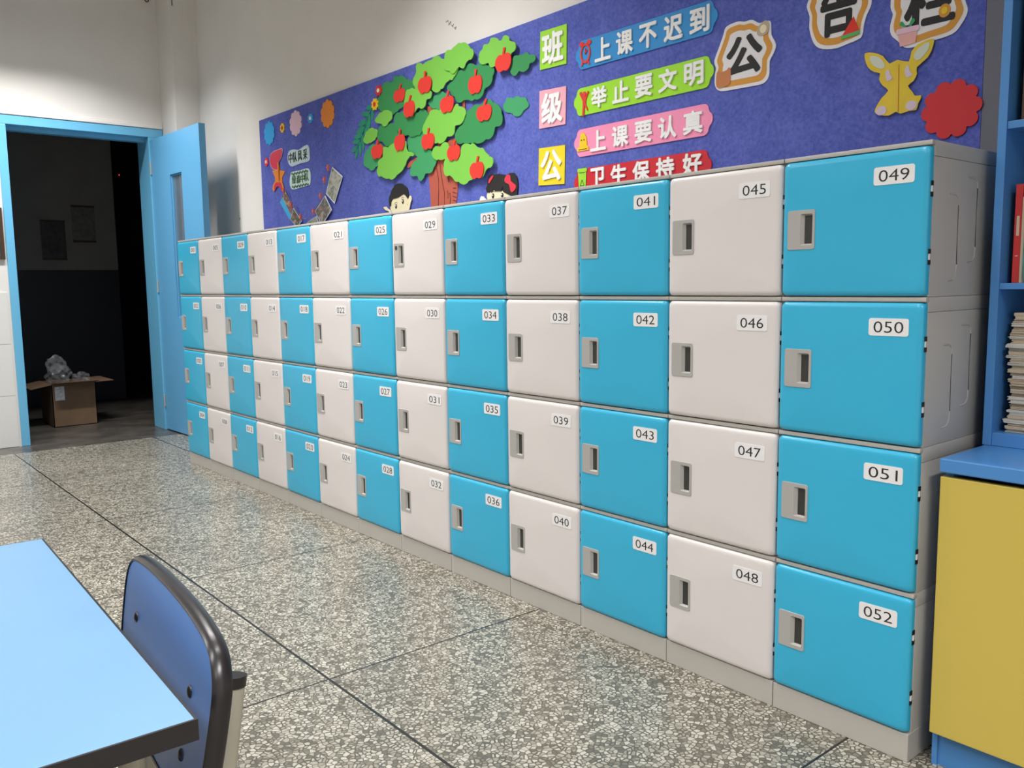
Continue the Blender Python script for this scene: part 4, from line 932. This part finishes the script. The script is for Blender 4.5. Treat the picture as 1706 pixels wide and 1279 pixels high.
for z0, z1 in ((0.7665, 0.799), (1.153, 1.168), (1.534, 1.552), (1.94, 1.965), (2.325, 2.35)):
    b = new(); box(b, BX0+0.0172, BX1-0.0182, UY+0.004, 0.602, z0, z1, bev=0.001); obj('shelf', b, 'shelf_blue', t)
# books on the middle shelf
def book(x0, wd, y0, dp, z0, ht, m, label, spine=None, lean=0.0):
    t = thing('book', (x0+wd/2, y0+dp/2, z0), label, 'book', 'books on the middle shelf of the bookcase')
    b = new()
    box(b, x0, x0+0.0015, y0, y0+dp, z0, z0+ht); box(b, x0+wd-0.0015, x0+wd, y0, y0+dp, z0, z0+ht); box(b, x0+0.0015, x0+wd-0.0015, y0, y0+0.0015, z0, z0+ht)
    obj('cover', b, m, t)
    b = new(); box(b, x0+0.0016, x0+wd-0.0016, y0+0.0018, y0+dp-0.003, z0+0.003, z0+ht-0.003); obj('pages', b, 'paper_white', t)
    if spine:
        b = new()
        for zz0, zz1 in spine: box(b, x0+wd*0.3, x0+wd*0.7, y0-0.0004, y0, z0+ht*zz0, z0+ht*zz1)
        obj('spine_band', b, 'book_beige', t)
    return t
zb = 1.1685
book(5.038, 0.016, 0.285, 0.19, zb, 0.236, 'book_red', 'tall red book nearest the left side panel on the middle shelf', [(0.48, 0.68), (0.27, 0.28)])
book(5.0555, 0.006, 0.282, 0.17, zb, 0.205, 'book_beige', 'thin beige booklet beside the leftmost red book')
book(5.0630, 0.020, 0.278, 0.18, zb, 0.200, 'cover_picture', 'picture-covered book with a mixed dark spine right of the thin beige booklet', [(0.10, 0.16)])
book(5.0845, 0.018, 0.295, 0.19, zb, 0.240, 'book_red', 'second tall red book, behind the picture-covered book')
book(5.1040, 0.024, 0.285, 0.19, zb, 0.225, 'book_orange', 'orange book next to the second red book')
book(5.1295, 0.020, 0.285, 0.19, zb, 0.245, 'book_brown', 'dark brown book to the right of the orange book')
for k in range(3):
    book(5.039+0.041*k, 0.038, 0.29, 0.2, 1.5525, 0.33-0.02*k, 'book_brown', ['dark brown volume at the left end of the upper shelf', 'dark brown volume second on the upper shelf', 'dark brown volume third on the upper shelf'][k])
# stack of exercise books on the lowest shelf
rnd = random.Random(12); z = 0.7995; n = 0
while z < 1.095:
    h = rnd.uniform(0.0065, 0.0105); x = 5.042+rnd.uniform(-0.004, 0.008)+0.004*math.sin(z*30); y = 0.285+rnd.uniform(-0.006, 0.006)
    lab = 'cream paper exercise book in the tall stack on the lowest shelf'
    if n == 0: lab = 'exercise book at the very bottom of the stack on the lowest shelf'
    if z+h >= 1.095: lab = 'curled exercise book on top of the stack on the lowest shelf'
    b = new()
    NS = 4
    for s in range(NS):
        xx = x+rnd.uniform(-0.0025, 0.0025); z0 = z+h*s/NS; box(b, xx, xx+0.185, y+rnd.uniform(0, 0.003), y+0.25, z0+0.0002, z0+h/NS)
    tag(centre_origin(obj('exercise_book', b, 'paper_cream' if rnd.random() < 0.6 else 'paper_white')), lab, 'book', 'exercise books stacked on the lowest shelf')
    z += h+0.0003; n += 1
# ================================================================ desk
P0 = Vector((4.947, -1.700, 0)); P1 = Vector((4.031, -1.673, 0))
dx = (P1-P0).normalized(); dyv = Vector((dx.y, -dx.x, 0))
if dyv.y > 0: dyv = -dyv
def dpt(a, c, z): return P0+dx*a+dyv*c+Vector((0, 0, z))
LEN, WID, DZT = (P1-P0).length, 0.44, 0.70
def dbox(bm, a0, a1, c0, c1, z0, z1, mi=0, bev=0.0):
    t3 = bmesh.new(); box(t3, a0, a1, c0, c1, z0, z1, mi, bev)
    m4 = Matrix(((dx.x, dyv.x, 0, P0.x), (dx.y, dyv.y, 0, P0.y), (0, 0, 1, 0), (0, 0, 0, 1)))
    merge(bm, t3, mi, m4)
t = thing('school_desk', tuple(dpt(LEN/2, WID/2, 0)), 'light blue school desk with a black edge in the near left corner', 'desk')
b = new(); dbox(b, 0.003, LEN-0.003, 0.003, WID-0.003, DZT-0.024, DZT, bev=0.0012); obj('desktop', b, 'desk_blue', t)
b = new()
for q in ((0, LEN, 0, 0.003), (0, LEN, WID-0.003, WID), (0, 0.003, 0.003, WID-0.003), (LEN-0.003, LEN, 0.003, WID-0.003)): dbox(b, *q, DZT-0.0255, DZT-0.0006)
obj('edge_band', b, 'band_black', t)
for a in (0.055, LEN-0.055):
    for c in (0.06, WID-0.06):
        b = new(); q = dpt(a, c, 0); tube(b, [(q.x, q.y, 0.0), (q.x, q.y, DZT-0.030)], 0.028, 14, r2=0.014); obj('leg', b, 'leg_beige', t, True)
b = new(); dbox(b, 0.03, LEN-0.03, 0.05, WID-0.03, DZT-0.030, DZT-0.025); obj('top_frame', b, 'leg_beige', t)
b = new()
dbox(b, 0.09, LEN-0.09, 0.09, WID-0.07, 0.55, 0.555); dbox(b, 0.09, LEN-0.09, WID-0.075, WID-0.07, 0.555, DZT-0.031); dbox(b, 0.09, 0.095, 0.09, WID-0.075, 0.555, DZT-0.031); dbox(b, LEN-0.095, LEN-0.09, 0.09, WID-0.075, 0.555, DZT-0.031)
obj('book_tray', b, 'leg_beige', t)
for a in (0.055, LEN-0.055):
    b = new(); dbox(b, a-0.014, a+0.014, 0.075, WID-0.075, 0.06, 0.09); obj('foot_bar', b, 'leg_beige', t)
# ================================================================ chair
B1 = Vector((4.501, -1.637, 0.67)); B2 = Vector((4.813, -1.663, 0.67))
sd = (B2-B1).normalized(); hn = Vector((-sd.y, sd.x, 0))
if hn.y < 0: hn = -hn
TILT = 0.15
nn = (hn*math.cos(TILT)-Vector((0, 0, 1))*math.sin(TILT)).normalized()   # points to the back of the chair
ud = sd.cross(nn); ud = ud if ud.z > 0 else -ud
def cp(s, tt, n_=0.0): return B1+sd*s+ud*tt+nn*n_
t = thing('school_chair', tuple(B1+sd*0.156+Vector((0, -0.1, -0.67))), 'blue school chair with black-edged back pushed in at the light blue desk', 'chair')
back = [(-0.082,-0.060),(-0.088,-0.03),(-0.090,0.02),(-0.084,0.050),(-0.066,0.070),(-0.035,0.080),(0.05,0.088),(0.156,0.091),(0.262,0.089),(0.33,0.082),(0.370,0.072),(0.391,0.054),(0.401,0.030),(0.400,-0.01),(0.394,-0.060),(0.384,-0.105),(0.370,-0.132),(0.340,-0.146),(0.28,-0.148),(0.156,-0.148),(0.03,-0.148),(-0.03,-0.146),(-0.058,-0.132),(-0.072,-0.105)]
bk = smooth_loop(back, 3); TH = 0.021
def curve_n(s): return -0.010+0.020*((s-0.156)/0.25)**2*0.0
b = new(); fr = [b.verts.new(cp(s, q, 0)) for s, q in bk]; bkv = [b.verts.new(cp(s, q, TH)) for s, q in bk]; b.faces.new(fr); b.faces.new(bkv)
for i in range(len(bk)): b.faces.new((fr[i], fr[(i+1) % len(bk)], bkv[(i+1) % len(bk)], bkv[i]))
obj('backrest', b, 'chair_blue', t)
b = new(); prof = [(0.0, -0.0012), (0.003, -0.0020), (0.0065, 0.0015), (0.0085, 0.008), (0.0085, TH-0.008), (0.0065, TH-0.0015), (0.003, TH+0.002), (0.0, TH+0.0012)]
c0 = (0.156, -0.03); rings = []
for i, (s, q) in enumerate(bk):
    p, nx = bk[i-1], bk[(i+1) % len(bk)]; tx, tz = nx[0]-p[0], nx[1]-p[1]; l = math.hypot(tx, tz); ox, oz = tz/l, -tx/l
    if ox*(s-c0[0])+oz*(q-c0[1]) < 0: ox, oz = -ox, -oz
    rings.append([b.verts.new(cp(s+ox*o-ox*0.0005, q+oz*o-oz*0.0005, n_)) for o, n_ in prof])
for i in range(len(rings)):
    a, c = rings[i], rings[(i+1) % len(rings)]
    for j in range(len(prof)-1): b.faces.new((a[j], a[j+1], c[j+1], c[j]))
obj('edge_band', b, 'band_black', t, True)
for s in (0.0, 0.312):
    for q in (0.0, -0.088):
        ss = s+(0 if q == 0 else (-0.012 if s > 0.1 else 0.012))
        b = new(); t3 = bmesh.new(); bmesh.ops.create_uvsphere(t3, u_segments=14, v_segments=8, radius=1)
        for v in t3.verts: v.co = cp(ss, q, 0)+sd*(v.co.x*0.0085)+ud*(v.co.y*0.0085)+nn*(v.co.z*0.004)
        merge(b, t3); obj('bolt', b, 'band_black', t, True)
SEAT = 0.40
for s in (-0.006, 0.318):
    top = cp(s, 0.008, TH+0.026); low = cp(s, -0.27, TH+0.026)
    foot = Vector((low.x, low.y, 0.0))+hn*0.03
    b = new(); tube(b, [top, cp(s, -0.13, TH+0.026), low, Vector((low.x, low.y, 0.30)), foot], 0.0125, 16, r2=0.022); obj('rear_leg', b, 'leg_beige', t, True)
    b = new(); tube(b, [top-ud*0.006, top+ud*0.002, top+ud*0.007, top+ud*0.009], 0.0138, 16, r2=0.0232); obj('tube_cap', b, 'band_black', t, True)
    fl = low-hn*0.32
    b = new(); tube(b, [Vector((fl.x, fl.y, SEAT-0.02)), Vector((fl.x, fl.y, 0.0))], 0.017, 12, r2=0.017); obj('front_leg', b, 'leg_beige', t, True)
    b = new(); tube(b, [Vector((low.x, low.y, SEAT-0.03)), Vector((fl.x, fl.y, SEAT-0.03))], 0.012, 10); obj('seat_rail', b, 'leg_beige', t, True)
lowc = cp(0.156, -0.27, TH+0.02)
b = new(); so = rrect(-0.20, 0.20, -0.36, -0.02, 0.05, 5); vt = []; vb = []
for x, y in so:
    p = Vector((lowc.x, lowc.y, 0))+sd*x+hn*y; vt.append(b.verts.new((p.x, p.y, SEAT+0.002))); vb.append(b.verts.new((p.x, p.y, SEAT-0.016)))
b.faces.new(vt); b.faces.new(vb)
for i in range(len(so)): b.faces.new((vt[i], vt[(i+1) % len(so)], vb[(i+1) % len(so)], vb[i]))
obj('seat', b, 'chair_blue', t)
